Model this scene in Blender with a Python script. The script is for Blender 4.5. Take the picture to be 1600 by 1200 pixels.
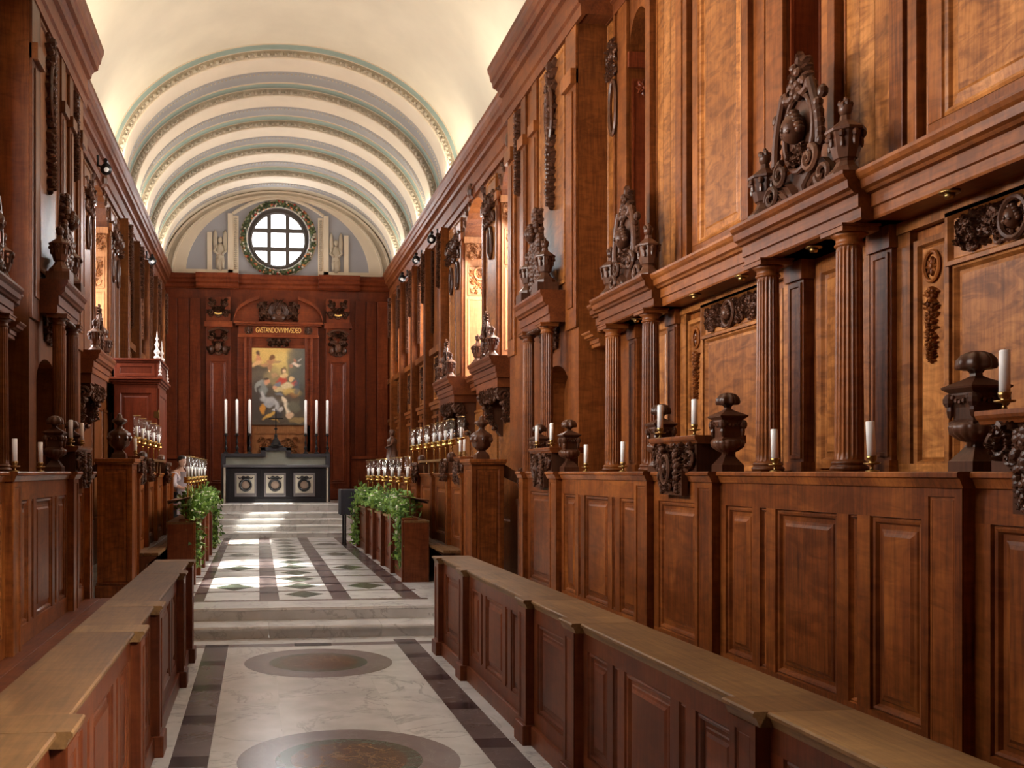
import bpy, bmesh, math, random
from mathutils import Vector, Matrix
PI = math.pi
RNG = random.Random(7)
scene = bpy.context.scene
for o in list(bpy.data.objects):
    bpy.data.objects.remove(o)

# ------------------------------------------------------------------ camera, view, world, lights
F = 1535.0
cam_d = bpy.data.cameras.new('camera')
cam = bpy.data.objects.new('camera', cam_d)
scene.collection.objects.link(cam)
scene.camera = cam
cam.location = (-0.50, 0.0, 1.60)
cam.rotation_euler = (PI/2, 0, -math.atan(173.0/F))
cam_d.sensor_width = 36.0
cam_d.sensor_fit = 'HORIZONTAL'
cam_d.lens = F/1600*36.0
cam_d.shift_x = (800-577)/1600.0
cam_d.shift_y = (737-600)/1600.0
cam_d.clip_start = 0.05
vs = scene.view_settings
vs.view_transform = 'Standard'
vs.look = 'None'
vs.gamma = 1.0
vs.exposure = 0.18
scene.cycles.use_denoising = True
scene.cycles.max_bounces = 8
scene.cycles.diffuse_bounces = 5
scene.cycles.glossy_bounces = 3
scene.cycles.sample_clamp_indirect = 6.0
scene.cycles.caustics_reflective = False
scene.cycles.caustics_refractive = False

world = bpy.data.worlds.new('sky')
scene.world = world
world.use_nodes = True
bg = world.node_tree.nodes['Background']
bg.inputs[0].default_value = (0.97, 0.96, 1.0, 1)
bg.inputs[1].default_value = 8.0

def area(name, loc, target, sx, sy, power, col, spread=180):
    l = bpy.data.lights.new(name, 'AREA')
    l.shape = 'RECTANGLE'
    l.size, l.size_y = sx, sy
    l.energy = power
    l.color = col
    l.spread = math.radians(spread)
    o = bpy.data.objects.new(name, l)
    scene.collection.objects.link(o)
    o.location = loc
    d = Vector(target) - Vector(loc)
    o.rotation_euler = d.to_track_quat('-Z', 'Y').to_euler()
    return o

def lamp_sun(direction, strength, col, ang):
    l = bpy.data.lights.new('sun', 'SUN')
    l.energy = strength
    l.color = col
    l.angle = math.radians(ang)
    o = bpy.data.objects.new('sun', l)
    scene.collection.objects.link(o)
    o.rotation_euler = Vector(direction).to_track_quat('-Z', 'Y').to_euler()
    o.location = (8, 10, 12)

DAY = (1.0, 0.93, 0.84)
lamp_sun((-1.0, -0.15, -1.22), 22.0, (1.0, 0.92, 0.80), 0.8)
# daylight coming in at the side windows (each lamp sits outside its own window)
for y, pw in ((3.7, 45), (5.9, 310), (8.1, 370)):
    area('window_daylight', (-3.60, y, 3.68), (3.0, y-2.0, 3.0), 1.2, 0.55, pw*1.1, DAY)
    area('window_daylight', (-3.62, y, 4.7), (3.0, y-2.0, 2.2), 1.2, 1.4, pw*0.13, DAY)
area('window_daylight', (3.55, 0.9, 4.6), (-1.1, 4.0, 0.5), 1.2, 1.6, 240, DAY, 52)  # added lamp with narrowed spread, brightens the organ-side low desk
for y in (12.8, 15.2):
    area('window_daylight', (3.62, y, 4.6), (-0.5, y-1, 0.0), 1.2, 2.4, 240, (1.0, 0.92, 0.82))
    area('window_daylight', (-3.62, y, 4.6), (0.3, y-2.5, 0.0), 1.2, 2.4, 130, (1.0, 0.95, 0.9))
for y in (19.8, 21.5, 23.1):
    for s in (-1, 1):
        area('window_daylight', (s*3.62, y, 4.8), (-s*3.0, y, 2.5), 1.0, 1.6, 85, (1.0, 0.93, 0.84))
area('window_daylight', (0, 25.7, 7.5), (0, 15, 0.5), 1.4, 1.4, 160, (1.0, 0.97, 0.95))
# cove uplights that stand on the wooden cornices and wash the vault
for y in (1.5, 5.0, 8.5, 12.8, 16.0, 19.0, 22.5):
    for s in (-1, 1):
        area('cornice_uplight_lamp', (s*2.72, y, 6.72), (-s*0.6, y, 9.2), 1.6, 0.12, 20 if y > 10 else 22, (1.0, 0.86, 0.66))

# ------------------------------------------------------------------ materials
def new_mat(name):
    m = bpy.data.materials.new(name)
    m.use_nodes = True
    nt = m.node_tree
    b = nt.nodes['Principled BSDF']
    return m, nt, b

def plain(name, col, rough=0.5, metal=0.0, spec=0.5, emis=None, es=0):
    m, nt, b = new_mat(name)
    b.inputs['Base Color'].default_value = (*col, 1)
    b.inputs['Roughness'].default_value = rough
    b.inputs['Metallic'].default_value = metal
    b.inputs['Specular IOR Level'].default_value = spec
    if emis:
        b.inputs['Emission Color'].default_value = (*emis, 1)
        b.inputs['Emission Strength'].default_value = es
    return m

def ramp(nt, fac, stops):
    r = nt.nodes.new('ShaderNodeValToRGB')
    els = r.color_ramp.elements
    while len(els) < len(stops):
        els.new(0.5)
    for e, (p, c) in zip(els, stops):
        e.position = p
        e.color = (*c, 1)
    nt.links.new(fac, r.inputs[0])
    return r.outputs[0]

def mapped(nt, scale, tint=True):
    tc = nt.nodes.new('ShaderNodeTexCoord')
    mp = nt.nodes.new('ShaderNodeMapping')
    mp.inputs['Scale'].default_value = scale
    if tint:
        at = nt.nodes.new('ShaderNodeAttribute')
        at.attribute_name = 'tint'
        mu = nt.nodes.new('ShaderNodeVectorMath')
        mu.operation = 'MULTIPLY'
        mu.inputs[1].default_value = (23.0, 31.0, 17.0)
        cx = nt.nodes.new('ShaderNodeCombineXYZ')
        for i in range(3):
            nt.links.new(at.outputs['Fac'], cx.inputs[i])
        nt.links.new(cx.outputs[0], mu.inputs[0])
        ad = nt.nodes.new('ShaderNodeVectorMath')
        ad.operation = 'ADD'
        nt.links.new(tc.outputs['Object'], ad.inputs[0])
        nt.links.new(mu.outputs[0], ad.inputs[1])
        nt.links.new(ad.outputs[0], mp.inputs[0])
        return mp.outputs[0], at.outputs['Fac']
    nt.links.new(tc.outputs['Object'], mp.inputs[0])
    return mp.outputs[0], None

def noise(nt, vec, scale, detail=4, rough=0.55, dist=0.0):
    n = nt.nodes.new('ShaderNodeTexNoise')
    n.inputs['Scale'].default_value = scale
    n.inputs['Detail'].default_value = detail
    n.inputs['Roughness'].default_value = rough
    n.inputs['Distortion'].default_value = dist
    nt.links.new(vec, n.inputs['Vector'])
    return n.outputs['Fac']

def mixc(nt, a, b, fac, mode='MIX'):
    m = nt.nodes.new('ShaderNodeMix')
    m.data_type = 'RGBA'
    m.blend_type = mode
    for sock, val in ((m.inputs[6], a), (m.inputs[7], b), (m.inputs[0], fac)):
        if hasattr(val, 'is_linked') or hasattr(val, 'links'):
            nt.links.new(val, sock)
        elif isinstance(val, tuple):
            sock.default_value = (*val, 1)
        else:
            sock.default_value = val
    return m.outputs[2]

def oak(name, axis, lo, mid, hi, rough=0.36, figure=0.6, bump=0.12):
    """Figured oak: fine grain along AXIS, broad flame figure, every board its own tone."""
    m, nt, b = new_mat(name)
    sc = [1.0, 1.0, 1.0]
    sc[axis] = 0.06
    fine, tint = mapped(nt, tuple(sc))
    sc2 = [1.0, 1.0, 1.0]
    sc2[axis] = 0.35
    broad, _ = mapped(nt, tuple(sc2))
    g1 = noise(nt, fine, 60, 5, 0.6)
    g2 = noise(nt, broad, 2.6, 4, 0.6, 0.6)
    sw = [0.5, 0.5, 0.5]
    sw[axis] = 1.4
    wave, _ = mapped(nt, tuple(sw))
    g3 = noise(nt, wave, 9, 3, 0.6, 1.2)
    c1 = ramp(nt, g2, [(0.28, lo), (0.5, mid), (0.72, hi)])
    c2 = ramp(nt, g1, [(0.3, tuple(x*0.45 for x in mid)), (0.62, tuple(min(1, x*1.25) for x in hi))])
    c = mixc(nt, c1, c2, 0.30)
    c3 = ramp(nt, g3, [(0.35, (0.58, 0.48, 0.38)), (0.6, (1.2, 1.16, 1.08))])
    c = mixc(nt, c, c3, figure, 'MULTIPLY')
    ct = ramp(nt, tint, [(0.0, (0.64, 0.54, 0.46)), (1.0, (1.2, 1.18, 1.12))])
    c = mixc(nt, c, ct, 0.8, 'MULTIPLY')
    nt.links.new(c, b.inputs['Base Color'])
    b.inputs['Roughness'].default_value = rough
    b.inputs['Specular IOR Level'].default_value = 0.30
    bp = nt.nodes.new('ShaderNodeBump')
    bp.inputs['Strength'].default_value = bump
    bp.inputs['Distance'].default_value = 0.004
    nt.links.new(g1, bp.inputs['Height'])
    nt.links.new(bp.outputs[0], b.inputs['Normal'])
    return m

LO, MI, HI = (0.060, 0.014, 0.0045), (0.155, 0.044, 0.0105), (0.31, 0.108, 0.026)
OAKV = oak('oak_upright_grain', 2, LO, MI, HI)
OAKH = oak('oak_long_grain', 1, LO, MI, HI)
OAKX = oak('oak_cross_grain', 0, LO, MI, HI)
REDV = oak('red_oak_upright_grain', 2, (0.055, 0.010, 0.005), (0.15, 0.030, 0.010), (0.26, 0.062, 0.020), figure=0.4)
REDH = oak('red_oak_long_grain', 1, (0.055, 0.010, 0.005), (0.15, 0.030, 0.010), (0.26, 0.062, 0.020), figure=0.4)
REDX = oak('red_oak_cross_grain', 0, (0.055, 0.010, 0.005), (0.15, 0.030, 0.010), (0.26, 0.062, 0.020), figure=0.4)
FRONTV = oak('stall_front_oak', 2, (0.045, 0.009, 0.0035), (0.135, 0.034, 0.009), (0.34, 0.115, 0.026), figure=0.7)
DESKV = oak('desk_front_oak', 2, (0.06, 0.012, 0.005), (0.12, 0.029, 0.010), (0.19, 0.055, 0.018), figure=0.5)
DKOAK = oak('painted_shade_oak', 2, (0.045, 0.012, 0.004), (0.11, 0.033, 0.009), (0.20, 0.075, 0.02), figure=0.5)  # organ-side copy of the oak, its shade put into a darker colour
DKOAKH = oak('painted_shade_and_bench_oak', 1, (0.045, 0.010, 0.004), (0.11, 0.028, 0.009), (0.18, 0.055, 0.017), rough=0.5, figure=0.5)  # long-grain version with shade put into the colour; also the dark bench seats
FRONTH = oak('stall_front_long_oak', 1, (0.055, 0.011, 0.004), (0.14, 0.035, 0.010), (0.25, 0.080, 0.020), rough=0.48, figure=0.5)
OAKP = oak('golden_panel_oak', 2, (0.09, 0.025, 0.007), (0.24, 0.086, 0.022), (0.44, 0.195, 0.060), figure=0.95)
CAPH = oak('worn_oak_cap', 1, (0.06, 0.030, 0.012), (0.15, 0.080, 0.032), (0.28, 0.165, 0.07), rough=0.42, figure=0.4)
DARK = oak('dark_carved_oak', 2, (0.03, 0.013, 0.008), (0.07, 0.028, 0.016), (0.13, 0.055, 0.03), rough=0.33, figure=0.3)
PALE = oak('carved_pale_oak', 2, (0.20, 0.08, 0.03), (0.34, 0.15, 0.06), (0.46, 0.22, 0.09), rough=0.4, figure=0.3)
ORGV = oak('organ_case_mahogany', 2, (0.055, 0.010, 0.005), (0.12, 0.022, 0.009), (0.18, 0.038, 0.015), figure=0.3)
BRASS = plain('brass', (0.62, 0.40, 0.13), 0.25, 1.0)
AGED = plain('aged_brass', (0.35, 0.22, 0.08), 0.3, 1.0)
BLACKM = plain('black_metal', (0.012, 0.011, 0.012), 0.35, 0.3)
WAX = plain('candle_wax', (0.95, 0.93, 0.90), 0.4)
WICK = plain('candle_wick', (0.02, 0.02, 0.02), 0.9)
BLACKST = plain('black_marble', (0.02, 0.02, 0.024), 0.22)
GILT = plain('gilding', (1.0, 0.62, 0.18), 0.45, 0.1)
BLACKCLOTH = plain('black_cloth', (0.022, 0.021, 0.03), 0.85)
GREYFIT = plain('grey_painted_metal', (0.45, 0.45, 0.42), 0.5)
IRON = plain('window_iron', (0.10, 0.085, 0.075), 0.6)
LENS = plain('lamp_lens', (0.8, 0.8, 0.8), 0.1, 0, 0.5, (1, 0.95, 0.85), 0.2)

def plaster(name, col, var=0.06):
    m, nt, b = new_mat(name)
    v, _ = mapped(nt, (1, 1, 1), False)
    n = noise(nt, v, 1.3, 5)
    c = ramp(nt, n, [(0.3, tuple(x*(1-var) for x in col)), (0.7, tuple(min(1, x*(1+var)) for x in col))])
    nt.links.new(c, b.inputs['Base Color'])
    b.inputs['Roughness'].default_value = 0.8
    return m
CREAM = plaster('cream_plaster', (0.70, 0.63, 0.49))
PLGREY = plaster('blue_grey_plaster', (0.34, 0.33, 0.32))
PLGREEN = plaster('sage_green_plaster', (0.30, 0.38, 0.33))
PLCARVE = plaster('moulded_plaster', (0.50, 0.43, 0.33), 0.2)
PLRIB = plaster('rib_cream_plaster', (0.72, 0.62, 0.48))
PLWALL = plaster('lunette_grey_plaster', (0.36, 0.36, 0.39))

def stone(name, base, vein, rough=0.22, vs_=1.6, amt=0.75, fine=0.25):
    m, nt, b = new_mat(name)
    v, tint = mapped(nt, (1, 1, 1))
    n1 = noise(nt, v, vs_, 7, 0.62, 0.7)
    r1 = nt.nodes.new('ShaderNodeValToRGB')
    e = r1.color_ramp.elements
    e[0].position, e[0].color = 0.485, (0, 0, 0, 1)
    e[1].position, e[1].color = 0.515, (0, 0, 0, 1)
    k = e.new(0.5)
    k.color = (1, 1, 1, 1)
    nt.links.new(n1, r1.inputs[0])
    n2 = noise(nt, v, 3.5, 6)
    cb = ramp(nt, n2, [(0.3, tuple(x*(1-fine) for x in base)), (0.7, base)])
    mu = nt.nodes.new('ShaderNodeMath')
    mu.operation = 'MULTIPLY'
    mu.inputs[1].default_value = amt
    nt.links.new(r1.outputs[0], mu.inputs[0])
    mu2 = nt.nodes.new('ShaderNodeMath')
    mu2.operation = 'MULTIPLY'
    nt.links.new(mu.outputs[0], mu2.inputs[0])
    nt.links.new(noise(nt, v, 1.1, 2), mu2.inputs[1])
    c = mixc(nt, cb, vein, mu2.outputs[0])
    ct = ramp(nt, tint, [(0.0, (0.88, 0.88, 0.88)), (1.0, (1.03, 1.03, 1.03))])
    c = mixc(nt, c, ct, 1.0, 'MULTIPLY')
    nt.links.new(c, b.inputs['Base Color'])
    b.inputs['Roughness'].default_value = rough
    return m
MARBLE = stone('white_veined_marble', (0.78, 0.775, 0.76), (0.15, 0.15, 0.16), 0.22, 1.1)
PURPLE = stone('purple_grey_marble', (0.155, 0.12, 0.12), (0.30, 0.26, 0.26), 0.24, 3.0, 0.5)
DKPURPLE = stone('dark_purple_marble', (0.055, 0.042, 0.05), (0.12, 0.1, 0.11), 0.2, 3.0, 0.5)
GREENM = stone('green_marble', (0.10, 0.125, 0.095), (0.25, 0.28, 0.22), 0.22, 4.0, 0.6)
MAUVE = stone('mauve_marble', (0.25, 0.205, 0.20), (0.38, 0.33, 0.32), 0.24, 3.0, 0.4)
BROWNM = stone('brown_mottled_marble', (0.20, 0.105, 0.05), (0.42, 0.30, 0.18), 0.22, 4.5, 1.0, 0.6)
ALTARG = stone('pale_green_marble', (0.42, 0.45, 0.38), (0.25, 0.3, 0.25), 0.3, 4.0, 0.5)
ALTARW = stone('altar_cream_marble', (0.66, 0.62, 0.52), (0.4, 0.35, 0.3), 0.3, 4.0, 0.4)

def glass(name, fac=0.08):
    m = bpy.data.materials.new(name)
    m.use_nodes = True
    nt = m.node_tree
    nt.nodes.clear()
    out = nt.nodes.new('ShaderNodeOutputMaterial')
    mx = nt.nodes.new('ShaderNodeMixShader')
    tr = nt.nodes.new('ShaderNodeBsdfTransparent')
    gl = nt.nodes.new('ShaderNodeBsdfGlossy')
    gl.inputs['Roughness'].default_value = 0.05
    mx.inputs[0].default_value = fac
    nt.links.new(tr.outputs[0], mx.inputs[1])
    nt.links.new(gl.outputs[0], mx.inputs[2])
    nt.links.new(mx.outputs[0], out.inputs[0])
    return m
GLASS = glass('clear_glass')
CHIMNEY = glass('lantern_glass', 0.05)

def leafmat(name, a, b_):
    m, nt, b = new_mat(name)
    at = nt.nodes.new('ShaderNodeAttribute')
    at.attribute_name = 'tint'
    c = ramp(nt, at.outputs['Fac'], [(0, a), (1, b_)])
    nt.links.new(c, b.inputs['Base Color'])
    b.inputs['Roughness'].default_value = 0.5
    b.inputs['Subsurface Weight'].default_value = 0.0
    return m
LEAF = leafmat('garland_leaf', (0.035, 0.11, 0.015), (0.30, 0.50, 0.10))
PETAL = leafmat('pale_petal', (0.75, 0.72, 0.55), (0.9, 0.88, 0.8))

# ------------------------------------------------------------------ mesh builder
class MB:
    def __init__(s, T=None):
        s.v, s.f, s.m, s.t, s.T, s.mi, s.sm, s.smooth = [], [], [], [], T, 0, [], False

    def add(s, vs_, fs, tint=None):
        n = len(s.v)
        T = s.T
        s.v += [T(*p) for p in vs_] if T else [tuple(p) for p in vs_]
        t = RNG.random() if tint is None else tint
        for f in fs:
            s.f.append([n+i for i in f])
            s.m.append(s.mi)
            s.t.append(t)
            s.sm.append(s.smooth)

    def box(s, a0, a1, b0, b1, c0, c1, tint=None):
        v = [(a, b, c) for a in (a0, a1) for b in (b0, b1) for c in (c0, c1)]
        s.add(v, [(0, 1, 3, 2), (4, 6, 7, 5), (0, 4, 5, 1), (2, 3, 7, 6), (0, 2, 6, 4), (1, 5, 7, 3)], tint)

    def prism(s, pts, ax, a0, a1, tint=None):
        n = len(pts)
        mk = {0: lambda p, a: (a, p[0], p[1]), 1: lambda p, a: (p[0], a, p[1]), 2: lambda p, a: (p[0], p[1], a)}[ax]
        v = [mk(p, a0) for p in pts] + [mk(p, a1) for p in pts]
        f = [tuple(range(n))[::-1], tuple(range(n, 2*n))]
        f += [(i, (i+1) % n, n+(i+1) % n, n+i) for i in range(n)]
        s.add(v, f, tint)

    def loft(s, u0, u1, v0, v1, prof, tint=None):
        """Nested rectangles in the u,v plane: prof = (inset, w) from the outside in, last one filled."""
        V, Fc = [], []
        for ins, w in prof:
            V += [(u0+ins, v0+ins, w), (u1-ins, v0+ins, w), (u1-ins, v1-ins, w), (u0+ins, v1-ins, w)]
        for k in range(len(prof)-1):
            for i in range(4):
                j = (i+1) % 4
                Fc.append((4*k+i, 4*k+j, 4*k+4+j, 4*k+4+i))
        e = 4*(len(prof)-1)
        s.add(V, Fc, tint)
        s.add(V[e:e+4], [(0, 1, 2, 3)])

    def lathe(s, c, prof, n=16, lobes=0, amp=0.0, sq=None, tint=None, rot=0.0):
        """Turned about the vertical through c; prof = (r, z) from the bottom up. n=4 gives a square body."""
        V, Fc = [], []
        for r, z in prof:
            for i in range(n):
                a = 2*PI*i/n + rot
                rr = r*(1+amp*math.cos(lobes*a)) if lobes else r
                V.append((c[0]+rr*math.cos(a), c[1]+rr*math.sin(a), c[2]+z))
        for k in range(len(prof)-1):
            for i in range(n):
                j = (i+1) % n
                Fc.append((k*n+i, k*n+j, (k+1)*n+j, (k+1)*n+i))
        Fc.append(tuple(range(n))[::-1])
        e = (len(prof)-1)*n
        Fc.append(tuple(range(e, e+n)))
        s.add(V, Fc, tint)

    def tube(s, pts, rad, n=6, tint=None):
        P = [Vector(p) for p in pts]
        V, Fc = [], []
        up = Vector((0.13, 0.21, 0.97)).normalized()
        for i, p in enumerate(P):
            d = (P[min(i+1, len(P)-1)] - P[max(i-1, 0)]).normalized()
            a = d.cross(up)
            if a.length < 0.05:
                a = d.cross(Vector((1, 0, 0)))
            a.normalize()
            b = d.cross(a)
            r = rad(i/(len(P)-1)) if callable(rad) else rad
            for k in range(n):
                t = 2*PI*k/n
                V.append(tuple(p + a*(r*math.cos(t)) + b*(r*math.sin(t))))
        for i in range(len(P)-1):
            for k in range(n):
                j = (k+1) % n
                Fc.append((i*n+k, i*n+j, (i+1)*n+j, (i+1)*n+k))
        Fc.append(tuple(range(n)))
        e = (len(P)-1)*n
        Fc.append(tuple(range(e, e+n)))
        s.add(V, Fc, tint)

    def blob(s, c, r, n=8, m=5, rot=0.0, tint=None, noise_=0.0):
        V, Fc = [], []
        ca, sa = math.cos(rot), math.sin(rot)
        V.append((c[0], c[1], c[2]-r[2]))
        for j in range(1, m):
            ph = -PI/2 + PI*j/m
            for i in range(n):
                a = 2*PI*i/n
                q = 1+noise_*(RNG.random()-0.5)
                x, y, z = r[0]*math.cos(ph)*math.cos(a)*q, r[1]*math.cos(ph)*math.sin(a)*q, r[2]*math.sin(ph)
                V.append((c[0]+x*ca-y*sa, c[1]+x*sa+y*ca, c[2]+z))
        V.append((c[0], c[1], c[2]+r[2]))
        for i in range(n):
            Fc.append((0, 1+(i+1) % n, 1+i))
            Fc.append((len(V)-1, 1+(m-2)*n+i, 1+(m-2)*n+(i+1) % n))
        for j in range(m-2):
            for i in range(n):
                k = (i+1) % n
                Fc.append((1+j*n+i, 1+j*n+k, 1+(j+1)*n+k, 1+(j+1)*n+i))
        s.add(V, Fc, tint)

    # carved ornament, all in the u,v plane standing out along w
    def leaf(s, u, v, w, ang, L, W, H, curl=0.0):
        st = [(0, 0.25, 0.3), (0.3, 1.0, 1.0), (0.62, 0.8, 0.9), (0.85, 0.45, 1.0), (1.0, 0.05, 0.7)]
        V = []
        for t, wd, h in st:
            a = ang+curl*t
            cu, cv = u+L*t*math.cos(a), v+L*t*math.sin(a)
            px, py = -math.sin(a)*W/2*wd, math.cos(a)*W/2*wd
            V += [(cu-px, cv-py, w), (cu-px*0.5, cv-py*0.5, w+H*h*0.8), (cu, cv, w+H*h*0.5), (cu+px*0.5, cv+py*0.5, w+H*h*0.8), (cu+px, cv+py, w)]
        Fc = []
        for k in range(4):
            for i in range(4):
                Fc.append((5*k+i, 5*k+i+1, 5*k+6+i, 5*k+5+i))
        s.add(V, Fc)

    def scroll(s, u, v, w, R, turns=1.4, a0=0.0, sgn=1, r=0.01, n=22):
        pts = []
        for i in range(n):
            t = i/(n-1)
            a = a0 + sgn*turns*2*PI*t
            q = R*(1-0.85*t)
            pts.append((u+q*math.cos(a), v+q*math.sin(a), w+r*0.6*t*2))
        s.tube(pts, lambda t: r*(1.2-0.5*t), 6)

    def rosette(s, u, v, w, R, H=0.02, n=8):
        for i in range(n):
            s.leaf(u, v, w, 2*PI*i/n, R, R*0.7, H)
        s.blob((u, v, w+H*0.6), (R*0.22, R*0.22, H*0.7), 8, 4)

    def foliage(s, u0, u1, v0, v1, w, H=0.02, seed=1, dens=1.0, sym=True):
        """A field of carved acanthus, scrolls, fruit and flowers; mirrored about the middle."""
        R = random.Random(seed)
        cu = (u0+u1)/2
        hw, hh = (u1-u0)/2, (v1-v0)
        size = min(hw*2, hh)
        n = int(16*dens*(hh*hw*2)/(size*size)+6)
        for k in range(n):
            du, vv = R.uniform(0.06, 0.95)*hw, v0+R.uniform(0.06, 0.94)*hh
            a = R.uniform(-0.4, PI*0.9)
            L = size*R.uniform(0.14, 0.3)
            kind = R.random()
            for sg in ((1, -1) if sym else (1,)):
                aa = a if sg == 1 else PI-a
                uu = cu+sg*du
                if kind < 0.56:
                    for q in (-0.55, 0, 0.55):
                        s.leaf(uu, vv, w, aa+q, L*(1 if q == 0 else 0.75), L*0.42, H*R.uniform(0.7, 1.3), sg*0.5)
                elif kind < 0.78:
                    s.scroll(uu, vv, w+H*0.3, L*0.55, 1.3, aa, sg, H*0.33)
                elif kind < 0.9:
                    s.rosette(uu, vv, w, L*0.45, H*1.1, 6)
                else:
                    for q in range(4):
                        s.blob((uu+R.uniform(-1, 1)*L*0.25, vv+R.uniform(-1, 1)*L*0.25, w+H*0.5), (L*0.17, L*0.17, H*0.8), 6, 4)

    def swag(s, u0, v0, u1, v1, w, sag, r):
        n = 11
        for i in range(n):
            t = i/(n-1)
            q = r*(0.6+0.7*math.sin(PI*t))
            s.blob((u0+(u1-u0)*t, v0+(v1-v0)*t-sag*math.sin(PI*t), w+q*0.5), (q, q*0.9, q), 6, 4)

    def drop(s, u, v1, v0, w, wid, H=0.02, seed=3):
        """A hanging carved drop of husks, leaves and fruit, narrowing downwards."""
        R = random.Random(seed)
        v = v1
        while v > v0+wid*0.1:
            t = (v1-v)/(v1-v0)
            ww = wid*(1-0.55*t)
            v -= ww*0.27
            for sg in (-1, 1):
                s.leaf(u, v, w, -PI/2+sg*R.uniform(0.25, 1.2), ww*R.uniform(0.5, 0.75), ww*0.34, H*R.uniform(0.8, 1.4), sg*0.6)
                if R.random() < 0.5:
                    s.blob((u+sg*ww*0.22, v-ww*0.2, w+H*0.5), (ww*0.13, ww*0.15, H*0.9), 6, 4)
            s.blob((u+ww*R.uniform(-0.12, 0.12), v-ww*0.12, w+H*0.6), (ww*0.15, ww*0.2, H), 6, 4)
        s.leaf(u, v0+wid*0.2, w, -PI/2, wid*0.4, wid*0.2, H)

    def fruit(s, u, v1, v0, w, wid, seed=1):
        """A hanging bunch of carved fruit and flowers."""
        R = random.Random(seed)
        v = v1
        while v > v0:
            t = (v1-v)/(v1-v0)
            ww = wid*(0.55+0.45*math.sin(PI*min(1, 0.25+0.75*t)))
            for k in range(3):
                q = ww*R.uniform(0.18, 0.26)
                s.blob((u+R.uniform(-0.32, 0.32)*ww, v+R.uniform(-0.1, 0.1)*ww, w+q*0.5), (q, q*1.1, q), 7, 5)
            for sg in (-1, 1):
                s.leaf(u+sg*ww*0.25, v, w, -PI/2+sg*R.uniform(0.6, 1.3), ww*0.35, ww*0.2, ww*0.2, sg*0.5)
            v -= ww*0.28

    def head(s, u, v, w, R):
        s.smooth = True
        s.blob((u, v, w+R*0.5), (R*0.72, R, R*0.85), 12, 8)
        s.blob((u, v-R*0.12, w+R*1.3), (R*0.12, R*0.24, R*0.16), 6, 4)
        s.blob((u, v-R*0.5, w+R*1.12), (R*0.24, R*0.09, R*0.1), 6, 4)
        for sg in (-1, 1):
            s.blob((u+sg*R*0.3, v-R*0.28, w+R*1.1), (R*0.22, R*0.2, R*0.16), 6, 4)
            s.blob((u+sg*R*0.27, v+R*0.17, w+R*1.16), (R*0.17, R*0.07, R*0.08), 6, 4)
            for k in range(5):
                s.blob((u+sg*R*(0.2+0.16*k), v+R*(0.95-0.3*k), w+R*0.6), (R*0.27, R*0.27, R*0.35), 6, 4)
        s.smooth = False

    def build(s, name, mats, parent=None, bevel=0.0, label=None, cat=None, group=None, kind=None, flip=True, col=None):
        if not isinstance(mats, (list, tuple)):
            mats = [mats]
        xs, ys, zs = zip(*s.v)
        org = Vector(((min(xs)+max(xs))/2, (min(ys)+max(ys))/2, min(zs)))
        me = bpy.data.meshes.new(name)
        me.from_pydata([tuple(Vector(p)-org) for p in s.v], [], s.f)
        for mt in mats:
            me.materials.append(mt)
        me.polygons.foreach_set('material_index', s.m)
        me.polygons.foreach_set('use_smooth', s.sm)
        at = me.attributes.new('tint', 'FLOAT', 'FACE')
        at.data.foreach_set('value', s.t)
        bm = bmesh.new()
        bm.from_mesh(me)
        bmesh.ops.recalc_face_normals(bm, faces=bm.faces)
        bm.to_mesh(me)
        bm.free()
        o = bpy.data.objects.new(name, me)
        scene.collection.objects.link(o)
        if parent:
            o.parent = parent
            o.location = org - world_loc(parent)
        else:
            o.location = org
        if bevel:
            b = o.modifiers.new('edge', 'BEVEL')
            b.width = bevel
            b.segments = 2
            b.limit_method = 'ANGLE'
            b.angle_limit = math.radians(50)
        tag(o, label, cat, group, kind)
        return o

def world_loc(o):
    v = Vector(o.location)
    while o.parent:
        o = o.parent
        v = v + Vector(o.location)
    return v

def tag(o, label=None, cat=None, group=None, kind=None):
    if label: o['label'] = label
    if cat: o['category'] = cat
    if group: o['group'] = group
    if kind: o['kind'] = kind

def thing(name, loc, label, cat, group=None, kind=None):
    o = bpy.data.objects.new(name, None)
    o.empty_display_size = 0.1
    scene.collection.objects.link(o)
    o.location = loc
    tag(o, label, cat, group, kind)
    return o

def copy_tree(o, parent=None, loc=None, label=None, group=None, rotz=None):
    c = o.copy()
    scene.collection.objects.link(c)
    if parent: c.parent = parent
    if loc is not None: c.location = loc
    if rotz is not None: c.rotation_euler = (0, 0, rotz)
    if label: c['label'] = label
    if group: c['group'] = group
    for ch in o.children:
        copy_tree(ch, c)
    return c

def SF(s, X):
    """Local frame of a side: u along the chapel, v up, w out of the wall at distance X towards the aisle."""
    return lambda u, v, w: (s*(X-w), u, v)

def EF(Y, cx=0.0):
    return lambda u, v, w: (cx+u, Y-w, v)

SIDE = {1: 'right', -1: 'left'}

# panel mouldings
RAISED = [(0, 0.0), (0.004, -0.012), (0.012, -0.006), (0.022, -0.009), (0.03, -0.022), (0.045, -0.022), (0.05, -0.017), (0.062, -0.015), (0.075, -0.008)]
SLIM = [(0, 0.0), (0.003, -0.01), (0.010, -0.005), (0.016, -0.014), (0.02, -0.016)]

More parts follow.
